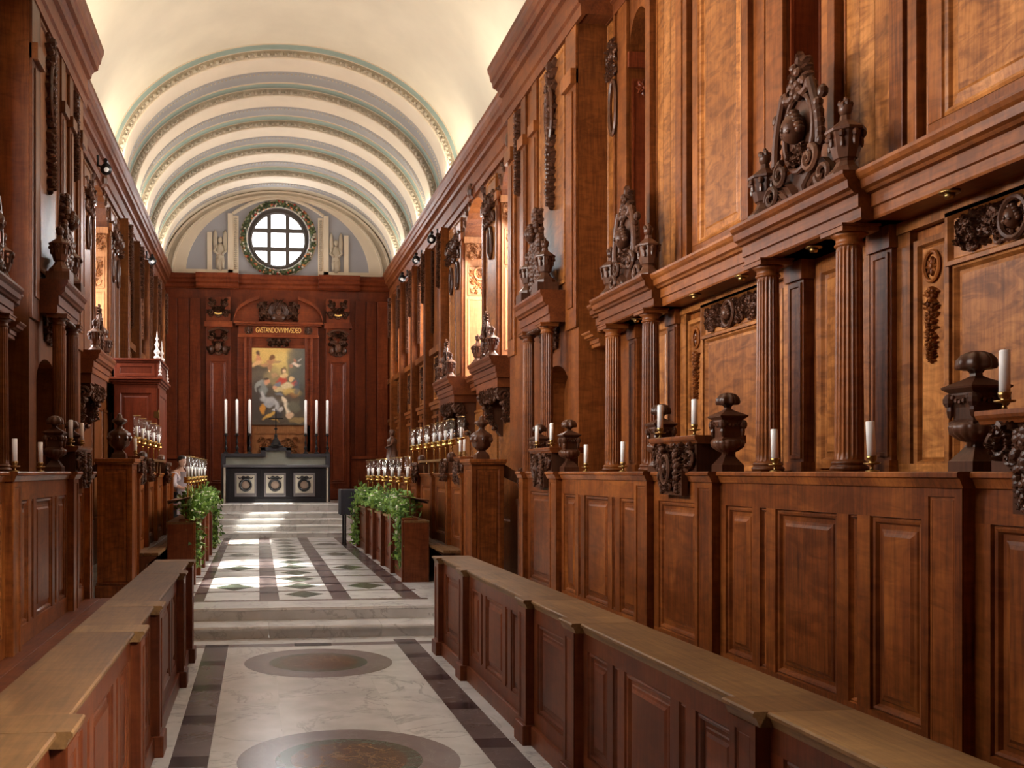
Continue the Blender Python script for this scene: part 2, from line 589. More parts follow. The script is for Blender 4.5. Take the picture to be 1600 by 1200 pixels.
def row(mb, u0, u1, v0, v1, holes, c, d, back=0.03, w=0.0, profs=None):
    """Rails and stiles around one row of panels; holes = [(a, b)], panels fill them."""
    mb.box(u0, u1, v0, c, w-back, w)
    mb.box(u0, u1, d, v1, w-back, w)
    e = u0
    for i, (a, b) in enumerate(holes):
        mb.box(e, a, c, d, w-back, w)
        e = b
        pf = profs[i] if profs else RAISED
        mb.loft(a, b, c, d, [(p, w+q) for p, q in pf])
    mb.box(e, u1, c, d, w-back, w)
# ------------------------------------------------------------------ floor and steps
def quad(mb, pts, z, mi, tint=None):
    mb.mi = mi
    mb.add([(x, y, z) for x, y in pts], [tuple(range(len(pts)))], tint)
    mb.mi = 0

def rectq(mb, x0, x1, y0, y1, z, mi, tint=None):
    quad(mb, [(x0, y0), (x1, y0), (x1, y1), (x0, y1)], z, mi, tint)

def disc(mb, cx, cy, r0, r1, z, mi, n=48):
    mb.mi = mi
    if r0 == 0:
        mb.add([(cx+r1*math.cos(2*PI*i/n), cy+r1*math.sin(2*PI*i/n), z) for i in range(n)], [tuple(range(n))])
    else:
        V = []
        for i in range(n):
            a = 2*PI*i/n
            V += [(cx+r0*math.cos(a), cy+r0*math.sin(a), z), (cx+r1*math.cos(a), cy+r1*math.sin(a), z)]
        mb.add(V, [(2*i, 2*i+1, (2*i+3) % (2*n), (2*i+2) % (2*n)) for i in range(n)], 0.5)
    mb.mi = 0

FM = [MARBLE, PURPLE, DKPURPLE, GREENM, MAUVE, BROWNM, IRON]
fl = MB()
fl.box(-3.6, 3.6, -2.2, 9.5, -0.2, 0.0, 0.5)
e = 0.0015
# slabs of the middle field, each with its own veining
ys = [-2.0, -0.4, 1.24, 2.64, 4.04, 5.44, 6.84, 8.24, 9.0]
for i in range(len(ys)-1):
    for (x0, x1) in ((-0.77, -0.36), (-0.355, 0.36), (0.365, 0.77)):
        rectq(fl, x0, x1, ys[i]+0.003, ys[i+1]-0.003, e, 0)
for s in (-1, 1):
    off = 0.10 if s > 0 else -0.08
    y = 9.2
    rectq(fl, *sorted((s*0.775, s*0.985)), -2, 9.0, e, 1, 0.5)
    k = 0
    while y > -1.5:
        yy = 8.36 + off - 0.93*k
        rectq(fl, *sorted((s*0.775, s*0.985)), yy-0.1, yy+0.1, e*1.6, 2)
        rectq(fl, *sorted((s*0.775, s*0.985)), yy+0.1, yy+0.83, e*1.3, 1)
        y = yy
        k += 1
    rectq(fl, *sorted((s*0.99, s*1.3)), -2, 4.2, e, 0)
    rectq(fl, *sorted((s*0.99, s*1.3)), 4.205, 9.0, e, 0)
rectq(fl, -2.9, 2.9, 9.02, 9.17, e, 4)
rectq(fl, -0.17, 0.17, 9.02, 9.17, e*1.5, 2)
for s in (-1, 1):
    rectq(fl, *sorted((s*0.775, s*0.985)), 9.02, 9.17, e*1.5, 2)
for cy in (8.24, 5.44, 2.64, -0.16):
    disc(fl, 0, cy, 0.41, 0.62, e*2, 4)
    disc(fl, 0, cy, 0.325, 0.41, e*2.2, 3)
    disc(fl, 0, cy, 0, 0.325, e*2.2, 5)
fl.build('floor', FM, kind='structure')

up = MB()
up.box(-3.6, 3.6, 9.85, 26, -0.2, 0.24, 0.6)
z = 0.24+e
for (x0, x1) in ((-2.9, -1.22), (-1.05, -0.5), (-0.27, 0.28), (0.5, 1.03), (1.25, 2.9)):
    yy = 10.42
    while yy < 20:
        rectq(up, x0, x1, yy, min(20.1, yy+0.775), z, 0)
        yy += 0.78
rectq(up, -2.9, 2.9, 9.87, 10.3, z, 0)
rectq(up, -1.3, 1.3, 10.33, 10.40, z, 4)
for (x0, x1) in ((-1.2, -1.07), (-0.49, -0.28), (0.29, 0.49), (1.04, 1.24)):
    yy = 10.42
    k = 0
    while yy < 20:
        rectq(up, x0, x1, yy, yy+0.63, z, 1)
        rectq(up, x0, x1, yy+0.63, yy+0.78, z+e, 2)
        yy += 0.78
yy = 10.9
while yy < 20:
    quad(up, [(-0.22, yy), (0, yy-0.3), (0.22, yy), (0, yy+0.3)], z+e, 3)
    yy += 0.78
k = 0
yy = 10.42
while yy < 20.1:
    rectq(up, -1.3, 1.3, yy-0.045, yy+0.045, z+e*0.5, 4)
    yy += 0.78
for yy in (11.65, 13.9, 16.15, 18.4):
    for x in (-0.78, 0.77):
        quad(up, [(x-0.23, yy), (x, yy-0.34), (x+0.23, yy), (x, yy+0.34)], z+e, 3)
for x in (1.9, -1.9):
    quad(up, [(x-0.3, 10.9), (x, 10.6), (x+0.3, 10.9), (x, 11.2)], z+e, 4)
up.build('floor', FM, kind='structure')

def nosed(mb, x0, x1, y0, y1, z0, z1):
    """A marble tread with a rounded nosing that oversails the riser."""
    n = 0.028
    h = 0.045
    pts = [(y0+n, z0), (y0+n, z1-h), (y0+0.005, z1-h+0.004), (y0-0.008, z1-h/2), (y0, z1-0.008), (y0+0.012, z1), (y1, z1), (y1, z0)]
    xs = [x0, x0+(x1-x0)*0.2, x0+(x1-x0)*0.43, x0+(x1-x0)*0.62, x0+(x1-x0)*0.86, x1]
    for a, b in zip(xs, xs[1:]):
        mb.prism(pts, 0, a+0.001, b-0.001)

for y0, y1, z0, z1 in ((9.45, 9.9, 0.0, 0.12), (9.85, 10.33, 0.12, 0.243)):
    st = MB()
    nosed(st, -2.87, 2.87, y0, y1, z0, z1)
    st.build('marble_step', [MARBLE], kind='structure')
for k, y0 in enumerate((20.2, 20.6, 20.95, 21.3)):
    st = MB()
    x1 = 1.46
    z0, z1 = 0.24+0.12*k, 0.36+0.12*k
    nosed(st, -1.46, x1-0.1, y0, 25, z0, z1)
    # rounded corner at the open ends
    for s in (-1, 1):
        pts = []
        cx = s*(x1-0.1)
        for i in range(9):
            a = PI/2*i/8
            pts.append((cx+s*0.16*math.sin(a), y0+0.028+0.16-0.16*math.cos(a)))
        pts += [(cx+s*0.16, 25), (cx, 25)]
        st.prism(pts, 2, z0, z1)
    st.build('altar_step', [MARBLE], kind='structure')
st = MB()
nosed(st, -1.62, 1.50, 22.0, 25, 0.72, 0.88)
st.build('altar_step', [MARBLE], kind='structure')

# ------------------------------------------------------------------ side walls
ZT = 6.62
def arch_pts(a, b, spring, rise, top, n=14):
    cu, hw = (a+b)/2, (b-a)/2
    arc = [(cu-hw*math.cos(PI*i/n), spring+rise*math.sin(PI*i/n)) for i in range(n+1)]
    return arc + [(b, top), (a, top)]

def wall_band(mb, u0, u1, z0, z1, ops, w=0.0, thick=0.55):
    e = u0
    for op in sorted(ops):
        a, b, sill, spring, rise, depth = op
        mb.box(e, a, z0, z1, w-thick, w)
        mb.box(a, b, z0, sill, w-thick, w)
        mb.prism(arch_pts(a, b, spring, rise, z1), 2, w-thick, w)
        if depth:
            mb.box(a, b, sill, spring+rise, w-thick, w-depth)
        e = b
    mb.box(e, u1, z0, z1, w-thick, w)

NEAR_R = (0.2, 1.6)  # unseen window, added to let light reach the organ-side desk
NICHE = [(5.55, 5.98), (8.25, 8.68), (2.90, 3.33)]
WIN = [(12.15, 13.45), (14.5, 15.9)]
SMALL = [(19.2, 20.45), (20.9, 22.12), (22.55, 23.7)]
NEARWIN = [(3.0, 4.4), (5.2, 6.6), (7.4, 8.8)]
BAYS = [18.15, 19.8, 21.45, 23.1, 24.4]
WX = 2.88
def opening_list(s):
    ops = [(a, b, 3.15, 5.45, 0.44, 0) for a, b in WIN]
    ops += [(a, b, 3.95, 5.42, 0.4, 0) for a, b in SMALL]
    if s > 0:
        ops += [(a, b, 3.15, 5.45, 0.3, 0.27) for a, b in NICHE]
        ops += [(0.2, 1.6, 3.25, 5.3, 0.5, 0)]
    else:
        ops += [(a, b, 3.25, 5.3, 0.5, 0) for a, b in NEARWIN]
    return ops

for s in (1, -1):
    mb = MB(SF(s, WX))
    lowops = [(c-0.33, c+0.33, 0.9, 2.12, 0.30, 0.16) for c in BAYS[:4]]
    wall_band(mb, -2.2, 25.6, -0.1, 2.95, lowops)
    wall_band(mb, -2.2, 25.6, 2.95, ZT, opening_list(s))
    # far boarding: the wall behind the choir is plain redder oak
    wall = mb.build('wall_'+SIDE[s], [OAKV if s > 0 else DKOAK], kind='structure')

    # ---- forward bay over the doorway
    mb = MB(SF(s, 2.57))
    wall_band(mb, 9.2, 11.8, 0.2, 3.2, [(9.5, 10.42, 0.24, 2.45, 0.25, 0.25)], thick=0.30)
    mb.box(9.2, 11.8, 3.2, ZT, -0.30, 0)
    bay = mb.build('wall_'+SIDE[s], [OAKV if s > 0 else DKOAK], kind='structure')

    # ---- pilasters, mouldings and panels applied to the wall
    st = MB(SF(s, WX))       # strips and mouldings
    pn = MB(SF(s, WX))       # panels
    cv = MB(SF(s, WX))       # carving
    if s > 0:
        for N in (3.33, 5.98, 8.68):
            zt = 5.92
            for a, b, pr in ((0.0, 0.21, 0.035), (-0.55, -0.43, 0.03), (-0.63, -0.56, 0.07), (-1.20, -1.09, 0.045), (-1.33, -1.26, 0.06)):
                if N+a > 9.18: continue
                st.box(N+a, min(N+b, 9.19), 3.1, zt, 0, pr)
            # small beads that line the strips
            for a in (0.225, 0.26, -0.655, -1.075, -1.225, -1.36):
                if N+a < 9.15:
                    st.box(N+a-0.008, N+a+0.008, 3.1, zt, 0, 0.022)
            # planks of the flat field
            for q in range(3):
                pn.box(N-1.06+q*0.14, N-1.06+q*0.14+0.136, 3.1, zt, 0, 0.012)
            # framed panel between the groups
            a, b = N-2.26, N-1.39
            st.box(a, b, 3.1, 3.34, 0, 0.04); st.box(a, b, 5.7, zt, 0, 0.04)
            st.box(a, a+0.09, 3.34, 5.7, 0, 0.04); st.box(b-0.1, b, 3.34, 5.7, 0, 0.04)
            pn.loft(a+0.09, b-0.1, 3.34, 5.7, [(0, 0.04), (0.005, 0.028), (0.02, 0.036), (0.035, 0.03), (0.045, 0.012), (0.09, 0.02), (0.1, 0.026)])
            # panelled jamb and impost block inside the niche
            Tj = lambda u, v, w, N=N: (s*(WX+0.27-u), N-w, v)
            jb = MB(Tj)
            jb.loft(0.03, 0.25, 3.2, 5.2, [(0, 0.0), (0.0, 0.012), (0.02, 0.012), (0.03, 0.004)])
            jb.box(0.0, 0.29, 5.3, 5.44, 0, 0.03)
            jb.rosette(0.14, 5.12, 0.01, 0.08, 0.02)
            jb.build('niche_jamb', [REDV], parent=wall)
        # panel with the carved ring by the forward bay
        st.box(8.97, 9.0, 3.1, 5.92, 0, 0.04)
        pn.loft(9.0, 9.19, 3.2, 5.9, [(0, 0.0), (0.0, 0.03), (0.01, 0.03), (0.02, 0.02)])
        ring = [(9.0+0.085*math.cos(a*PI/10), 5.05+0.26*math.sin(a*PI/10), 0.045) for a in range(21)]
        cv.tube(ring, 0.018, 6)
        cv.foliage(8.93, 9.15, 5.3, 5.7, 0.03, 0.04, 4)
    # wall between doorway bay, windows and choir bays
    for a, b in WIN:
        for q in (a-0.16, b+0.03):
            st.box(q, q+0.12, 3.0, 5.5, 0, 0.05)
            st.box(q-0.02, q+0.14, 5.42, 5.54, 0, 0.075)
            st.box(q+0.035, q+0.085, 3.1, 5.35, 0.05, 0.062)
        # carved arch head round the window
        cu = (a+b)/2
        for i in range(13):
            an = PI*i/12
            uu, vv = cu-(0.78)*math.cos(an), 5.45+0.56*math.sin(an)
            cv.leaf(uu, vv, 0.0, an+PI/2, 0.16, 0.1, 0.04)
            cv.leaf(uu, vv, 0.0, PI-an, 0.10, 0.08, 0.04)
        cv.blob((cu, 6.02, 0.05), (0.09, 0.13, 0.07), 8, 5)
        # inner jamb, window light put into its pale colour: panelled pilaster with carved capital
        Tj = lambda u, v, w, b=b: (s*(WX+0.5-u), b-w, v)
        jb = MB(Tj)
        jb.box(0.0, 0.5, 3.15, 5.45, 0, 0.012)
        jb.box(-0.0, 0.52, 5.36, 5.46, 0, 0.04)
        jb.loft(0.06, 0.46, 3.3, 4.45, [(0, 0.012), (0.0, 0.022), (0.02, 0.022), (0.03, 0.014)])
        jb.loft(0.06, 0.46, 4.5, 5.0, [(0, 0.012), (0.0, 0.026), (0.02, 0.026), (0.03, 0.014)])
        jb.foliage(0.1, 0.42, 4.52, 4.98, 0.014, 0.03, 9)
        rg = [(0.26+0.09*math.cos(k*PI/8), 4.86+0.1*math.sin(k*PI/8), 0.04) for k in range(17)]
        jb.tube(rg, 0.016, 6)
        jb.foliage(0.05, 0.48, 5.06, 5.34, 0.014, 0.045, 12, 1.3)
        jb.build('window_jamb', [PALE], parent=wall)
    # piers between windows: ring, swag and tall panels
    for a, b in ((11.95, 12.0), (13.66, 14.30), (16.1, 17.15)):
        if b-a > 0.2:
            n = 1 if b-a < 0.8 else 2
            for q in range(n):
                p0 = a+(b-a)*q/n+0.03
                p1 = a+(b-a)*(q+1)/n-0.03
                pn.loft(p0, p1, 3.2, 5.85, [(0, 0.0), (0.0, 0.03), (0.02, 0.03), (0.035, 0.014), (0.06, 0.022)])
                cu = (p0+p1)/2
                rg = [(cu+0.11*math.cos(k*PI/9), 4.92+0.22*math.sin(k*PI/9), 0.04) for k in range(19)]
                cv.tube(rg, 0.028, 6)
                cv.foliage(p0-0.02, p1+0.02, 5.2, 5.62, 0.03, 0.07, 21+q)
                cv.swag(p0-0.05, 5.55, p1+0.05, 5.55, 0.05, 0.15, 0.05)
    # posts of the choir bays
    for y in (17.3, 18.97, 20.62, 22.3, 23.9):
        st.box(y-0.08, y+0.08, 0.3, 5.95, 0, 0.16)
        st.box(y-0.05, y+0.05, 0.4, 5.9, 0.16, 0.175)
        cv.drop(y, 5.9, 4.9, 0.16, 0.15, 0.05, int(y*10))
    for c in BAYS:
        w_ = 0.62
        lo, hi = c-w_, min(c+w_, 25)
        st.box(lo, hi, 3.83, 3.95, 0, 0.1)
        st.box(lo, hi, 2.78, 2.9, 0, 0.07)
        st.box(lo, hi, 2.86, 2.93, 0, 0.10)
        pn.loft(c-0.36, c+0.36, 2.97, 3.78, [(0, 0.0), (0.0, 0.05), (0.03, 0.05), (0.04, 0.015)])
        cv.foliage(c-0.3, c+0.3, 3.02, 3.74, 0.015, 0.05, int(c*7), 1.4)
        for k in range(11):
            an = PI*k/10
            cv.leaf(c-0.36*math.cos(an), 2.12+0.33*math.sin(an), 0.0, PI-an, 0.13, 0.1, 0.04)
        cv.foliage(c-0.18, c+0.18, 2.46, 2.72, 0.0, 0.05, int(c*5))
        st.box(c-0.52, c-0.36, 0.9, 2.6, 0, 0.035)
        st.box(c+0.36, c+0.52, 0.9, 2.6, 0, 0.035)
        st.box(lo, hi, 2.62, 2.68, 0, 0.05)
        # carving beside and above the high windows
        cv.drop(c-0.0, 6.05, 5.85, 0.0, 0.3, 0.05, int(c*3))
        for sg in (-1, 1):
            if c+sg*0.66 < 24.9:
                cv.drop(c+sg*0.655, 5.9, 4.3, 0.0, 0.09, 0.04, int(c*9)+sg)
    # lower panels of the middle wall, under the hoods
    for a, b in ((11.95, 12.5), (12.6, 13.5), (13.6, 14.4), (14.5, 15.3), (15.4, 16.1), (16.2, 17.1)):
        pn.loft(a, b, 0.9, 2.55, [(0, 0.0), (0.0, 0.03), (0.03, 0.03), (0.045, 0.01), (0.07, 0.02)])
    # forward bay ornament
    st0, pn0, cv0 = st, pn, cv
    st, pn, cv = MB(SF(s, WX)), MB(SF(s, WX)), MB(SF(s, WX))
    fw = WX-2.57
    for a, b in ((9.2, 9.52), (11.5, 11.8)):
        st.box(a, b, 3.0, 5.95, fw, fw+0.03)
        st.box(a+0.08, b-0.08, 3.2, 5.3, fw+0.03, fw+0.045)
        st.box(a-0.0, b, 5.35, 5.5, fw, fw+0.08)
    for a, b in ((10.55, 10.75), (11.0, 11.2)):
        st.box(a, b, 3.4, 5.95, fw, fw+0.03)
        st.box(a+0.04, b-0.04, 3.6, 5.3, fw+0.03, fw+0.042)
        st.box(a-0.02, b+0.02, 5.35, 5.47, fw, fw+0.07)
    pn.loft(9.58, 10.48, 3.5, 5.9, [(0, fw), (0.0, fw+0.02), (0.03, fw+0.02), (0.045, fw+0.004)])
    cv.drop(10.02, 5.95, 4.4, fw, 0.30, 0.06, 77)
    rg = [(10.02+0.11*math.cos(k*PI/9), 5.35+0.3*math.sin(k*PI/9), fw+0.05) for k in range(19)]
    cv.tube(rg, 0.022, 6)
    cv.drop(11.35, 5.9, 4.9, fw, 0.2, 0.05, 78)
    sm = [OAKV] if s > 0 else [DKOAK]
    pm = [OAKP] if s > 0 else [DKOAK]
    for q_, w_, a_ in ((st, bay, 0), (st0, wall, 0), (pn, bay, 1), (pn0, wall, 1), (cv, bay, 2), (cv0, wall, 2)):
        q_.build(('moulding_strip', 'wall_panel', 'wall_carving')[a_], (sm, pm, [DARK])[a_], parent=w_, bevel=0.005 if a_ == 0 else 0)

    # ---- entablature: the long cornice under the vault
    prof = [(5.92, 0.0), (5.92, 0.04), (6.02, 0.045), (6.04, 0.07), (6.06, 0.07), (6.08, 0.05), (6.26, 0.05), (6.28, 0.09), (6.33, 0.10), (6.36, 0.13),
            (6.38, 0.17), (6.44, 0.18), (6.46, 0.20), (6.53, 0.215), (6.57, 0.235), (6.62, 0.24), (6.62, 0.0)]
    cn = MB(SF(s, WX))
    for a, b in ((-2.2, 9.2), (11.8, 25.0)):
        n = max(1, int((b-a)/3.0))
        for k in range(n):
            cn.prism(prof, 0, a+(b-a)*k/n, a+(b-a)*(k+1)/n)
    cn.prism([(v, w+fw) for v, w in prof], 0, 9.0, 12.0)
    cn.box(9.0, 12.0, 5.93, 6.62, 0.0, fw)
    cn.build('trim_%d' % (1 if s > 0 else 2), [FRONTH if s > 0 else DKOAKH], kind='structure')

# window frames and glass in the side walls
wn = 0
def side_window(s, a, b, sill, spring, rise):
    global wn
    wn += 1
    T = SF(s, WX)
    fr = MB(T)
    w = -0.48
    t = 0.03
    fr.box(a, a+t, sill, spring, w-t, w); fr.box(b-t, b, sill, spring, w-t, w)
    fr.box(a, b, sill, sill+t, w-t, w)
    cu = (a+b)/2
    for q in (a+(b-a)/3, a+2*(b-a)/3):
        fr.box(q-0.014, q+0.014, sill, spring+rise*0.9, w-t, w)
    v = sill
    while v < spring:
        fr.box(a, b, v, v+0.02, w-t+0.004, w-0.004)
        v += 0.42
    hw = (b-a)/2
    fr.tube([(cu-hw*0.97*math.cos(PI*i/14), spring+rise*0.97*math.sin(PI*i/14), w-0.015) for i in range(15)], 0.02, 6)
    o = fr.build('window_%d' % wn, [IRON], kind='structure')
    g = MB(T)
    pts = arch_pts(a, b, spring, rise, 0)[:-2] + [(b, sill), (a, sill)]
    g.prism(pts, 2, w-0.02, w-0.014)
    g.build('pane', [GLASS], parent=o)
for s in (1, -1):
    for a, b in WIN: side_window(s, a, b, 3.15, 5.45, 0.44)
    for a, b in SMALL: side_window(s, a, b, 3.95, 5.42, 0.4)
    for a, b in (NEARWIN if s < 0 else [NEAR_R]): side_window(s, a, b, 3.25, 5.3, 0.5)

# back wall behind the camera
mb = MB()
mb.box(-3.4, 3.4, -2.5, -2.2, -0.1, 9.2)
for q in range(12):
    mb.box(-2.85+q*0.475, -2.85+q*0.475+0.46, -2.2, -2.17, 0.1, 6.5)
mb.build('wall_back', [REDV], kind='structure')

# ------------------------------------------------------------------ barrel vault with ribs
VA, VB, VZ = 2.90, 2.12, 6.58
def vpt(t, y, off=0.0):
    a = PI*t
    nx, nz = -math.cos(a)/VA, math.sin(a)/VB
    L = math.hypot(nx, nz)
    return (-VA*math.cos(a)-off*nx/L, y, VZ+VB*math.sin(a)-off*nz/L)
NV = 64
cl = MB()
cl.smooth = True
ysv = [-2.3, 2, 6, 10, 14, 18, 22, 25.3]
V = [vpt(i/NV, y) for y in ysv for i in range(NV+1)]
V2 = [vpt(i/NV, y, -0.2) for y in ysv for i in range(NV+1)]
Fc = [(j*(NV+1)+i, j*(NV+1)+i+1, (j+1)*(NV+1)+i+1, (j+1)*(NV+1)+i) for j in range(len(ysv)-1) for i in range(NV)]
cl.add(V, Fc, 0.5)
cl.add(V2, Fc, 0.5)
cl.smooth = False
# ledge behind the cornices that closes the room
cl.box(-3.45, -2.86, -2.3, 25.3, 6.55, 6.62)
cl.box(2.86, 3.45, -2.3, 25.3, 6.55, 6.62)
ceil = cl.build('ceiling', [CREAM], kind='structure')

def rib(y0, orn=True, width=0.72):
    # (y offset, depth below vault, material: 0 cream 1 grey 2 green 3 carved 4 bright)
    pr = [(-0.16, 0.0, 0), (-0.16, 0.02, 0), (-0.06, 0.025, 2), (-0.03, 0.045, 2), (0.0, 0.05, 0), (0.0, 0.075, 3), (0.01, 0.16, 3), (0.012, 0.175, 0),
          (0.04, 0.185, 0), (0.05, 0.165, 4), (width-0.14, 0.165, 0), (width-0.12, 0.185, 1), (width-0.05, 0.18, 1), (width-0.04, 0.12, 1), (width, 0.1, 2),
          (width+0.02, 0.06, 1), (width+0.1, 0.05, 1), (width+0.12, 0.02, 1), (width+0.7, 0.018, 1), (width+0.72, 0.0, 1)]
    r = MB()
    for k in range(len(pr)-1):
        ya, da, _ = pr[k]
        yb, db, mi = pr[k+1]
        r.mi = mi
        V = [vpt(i/NV, y0+ya, da) for i in range(NV+1)] + [vpt(i/NV, y0+yb, db) for i in range(NV+1)]
        r.add(V, [(i, i+1, NV+2+i, NV+1+i) for i in range(NV)], 0.5)
    # carved flowers and leaves along the face of the rib
    r.mi = 3
    n = 80
    for i in range(1, n):
        t = i/n
        c = vpt(t, y0-0.006, 0.115)
        a = PI*t
        q = 0.03+0.012*(i % 2)
        r.blob((c[0], c[1], c[2]), (q, 0.035, q), 6, 4)
        for sg in (-1, 1):
            tt = t+sg*0.0042
            d = vpt(tt, y0-0.004, 0.115+0.028*sg*(1 if i % 2 else -1))
            r.blob(d, (0.022, 0.028, 0.016), 5, 4)
    # carved chain on the soffit edge
    for i in range(1, 120):
        c = vpt(i/120, y0+width-0.08, 0.185)
        r.blob(c, (0.02, 0.025, 0.02), 5, 3)
    return r.build('rib', [PLRIB, PLGREY, PLGREEN, PLCARVE, PLRIB], parent=ceil)
for y in (9.6, 16.5, 18.15, 19.8, 21.45, 23.1):
    rib(y)

# ------------------------------------------------------------------ far wall
YE = 25.0
lun = MB(EF(YE))
R0 = 0.80
n = 64
cz = 7.50
V, Fc = [], []
for i in range(n):
    a = 2*PI*i/n
    ca, sa = math.cos(a), math.sin(a)
    k = min((3.2/abs(ca)) if abs(ca) > 1e-6 else 99, ((8.9-cz)/sa if sa > 0 else (6.3-cz)/sa) if abs(sa) > 1e-6 else 99)
    V += [(R0*ca, cz+R0*sa, 0), (k*ca, cz+k*sa, 0), (R0*ca, cz+R0*sa, -0.4)]
for i in range(n):
    j = (i+1) % n
    Fc += [(3*i, 3*i+1, 3*j+1, 3*j), (3*i+2, 3*i, 3*j, 3*j+2)]
lun.add(V, Fc, 0.5)
lunette = lun.build('wall_far', [PLWALL], kind='structure')
bd = MB(EF(YE))
bd.box(-3.4, 3.4, 0, 6.5, -0.3, 0.0)
bd.build('wall_far', [REDV], kind='structure')

tr = MB(EF(YE))
tr.mi = 0
def arcband(r, a0, b0, w1, thick, mi, tb=None):
    tb = thick if tb is None else tb
    """Elliptical plaster band following the vault on the end wall."""
    r.mi = mi
    m = 60
    V = []
    for i in range(m+1):
        t = PI*i/m
        for q in (0, thick):
            V.append((-(a0-q)*math.cos(t), VZ+(b0-q/thick*tb)*math.sin(t), 0))
            V.append((-(a0-q)*math.cos(t), VZ+(b0-q/thick*tb)*math.sin(t), w1))
    Fc = []
    for i in range(m):
        b = 4*i
        Fc += [(b+1, b+5, b+7, b+3), (b+3, b+7, b+6, b+2), (b, b+4, b+5, b+1)]
    r.add(V, Fc, 0.5)
arcband(tr, 2.86, 2.10, 0.14, 0.06, 0, 0.04)
arcband(tr, 2.80, 2.06, 0.09, 0.14, 3, 0.06)
arcband(tr, 2.66, 2.00, 0.13, 0.05, 0, 0.03)
arcband(tr, 2.61, 1.97, 0.05, 0.30, 0, 0.03)
tr.mi = 0
for s in (-1, 1):
    tr.box(*sorted((s*1.14, s*1.27)), 6.5, 8.1, 0, 0.06)
    tr.box(*sorted((s*1.66, s*1.78)), 6.5, 7.62, 0, 0.05)
    tr.box(*sorted((s*1.0, s*2.6)), 6.5, 6.68, 0, 0.06)
    tr.box(*sorted((s*1.0, s*1.14)), 6.5, 8.05, 0, 0.03)
    tr.mi = 3
    for k in range(26):
        tr.blob((s*1.07, 6.72+k*0.05, 0.035), (0.045, 0.025, 0.025), 6, 4)
    tr.mi = 0
# curved hood over the window
tr.tube([(1.14*x/10.0, 8.52-0.42*(x/10.0)**2, 0.03) for x in range(-10, 11)], 0.045, 6)
tr.build('plaster_moulding', [PLRIB, PLGREY, GILT, PLCARVE], parent=lunette)
# two winged plaster figures in relief
for s in (-1, 1):
    fg = MB(EF(YE))
    fg.smooth = True
    cx = s*1.46
    fg.blob((cx, 7.42, 0.05), (0.06, 0.08, 0.06), 10, 7)
    fg.blob((cx, 7.14, 0.04), (0.11, 0.22, 0.06), 10, 7)
    fg.blob((cx, 6.88, 0.04), (0.12, 0.26, 0.06), 10, 7)
    for q in (-1, 1):
        fg.tube([(cx+q*0.08, 7.28, 0.06), (cx+q*0.15, 7.14, 0.08), (cx+q*0.05, 7.05, 0.11)], 0.03, 8)
        fg.blob((cx+q*0.12, 7.40, 0.03), (0.06, 0.30, 0.04), 8, 7)
        fg.tube([(cx+q*0.05, 6.95, 0.07), (cx+q*0.07, 6.7, 0.06)], 0.04, 8)
    fg.build('winged_figure', [PLCARVE], parent=lunette)

wn += 1
fr = MB(EF(YE))
m = 64
for r0, rr, w in ((0.80, 0.03, 0.0), (0.70, 0.02, -0.10)):
    fr.tube([(r0*math.cos(2*PI*i/m), cz+r0*math.sin(2*PI*i/m), w) for i in range(m+1)], rr, 8)
# broad stone ring between the glass and the jamb, and the crossing bars
V = []
for i in range(m):
    a = 2*PI*i/m
    for r_ in (0.66, 0.81):
        for w in (-0.18, -0.10):
            V.append((r_*math.cos(a), cz+r_*math.sin(a), w))
Fc = []
for i in range(m):
    b, c_ = 4*i, 4*((i+1) % m)
    Fc += [(b, b+2, c_+2, c_), (b+1, b+3, c_+3, c_+1), (b, b+1, c_+1, c_)]
fr.add(V, Fc)
for q in (-0.235, 0.235):
    L = math.sqrt(0.68**2-q*q)
    fr.box(q-0.052, q+0.052, cz-L, cz+L, -0.18, -0.12)
    fr.box(-L, L, cz+q-0.052, cz+q+0.052, -0.175, -0.115)
rw = fr.build('window_%d' % wn, [IRON], kind='structure')
g = MB(EF(YE))
g.prism([(0.7*math.cos(2*PI*i/m), cz+0.7*math.sin(2*PI*i/m)) for i in range(m)], 2, -0.17, -0.162)
g.build('pane', [GLASS], parent=rw)
wr = MB(EF(YE))
RR = random.Random(5)
for i in range(72):
    a = 2*PI*i/72
    for k in range(5):
        wr.mi = RR.choice((0, 0, 0, 0, 1, 1, 1, 2, 3, 4, 5))
        rr = 0.88+RR.uniform(-0.07, 0.07)
        aa = a+RR.uniform(-0.04, 0.04)
        wr.blob((rr*math.cos(aa), cz+rr*math.sin(aa), 0.04+RR.uniform(0, 0.03)), (0.035, 0.035, 0.03), 6, 4)
wr.mi = 0
wr.tube([(0.88*math.cos(2*PI*i/m), cz+0.88*math.sin(2*PI*i/m), 0.0) for i in range(m+1)], 0.065, 8)
wr.mi = 5
for r_ in (0.955, 0.80):
    wr.tube([(r_*math.cos(2*PI*i/m), cz+r_*math.sin(2*PI*i/m), 0.02) for i in range(m+1)], 0.018, 6)
wr.build('painted_wreath', [plain('wreath_dark_green', (0.05, 0.07, 0.03), 0.6), plain('wreath_green', (0.11, 0.14, 0.05), 0.6), plain('wreath_red', (0.35, 0.05, 0.03), 0.6),
                            plain('wreath_orange', (0.5, 0.2, 0.06), 0.6), plain('wreath_white', (0.6, 0.58, 0.5), 0.6), PLCARVE], parent=rw)

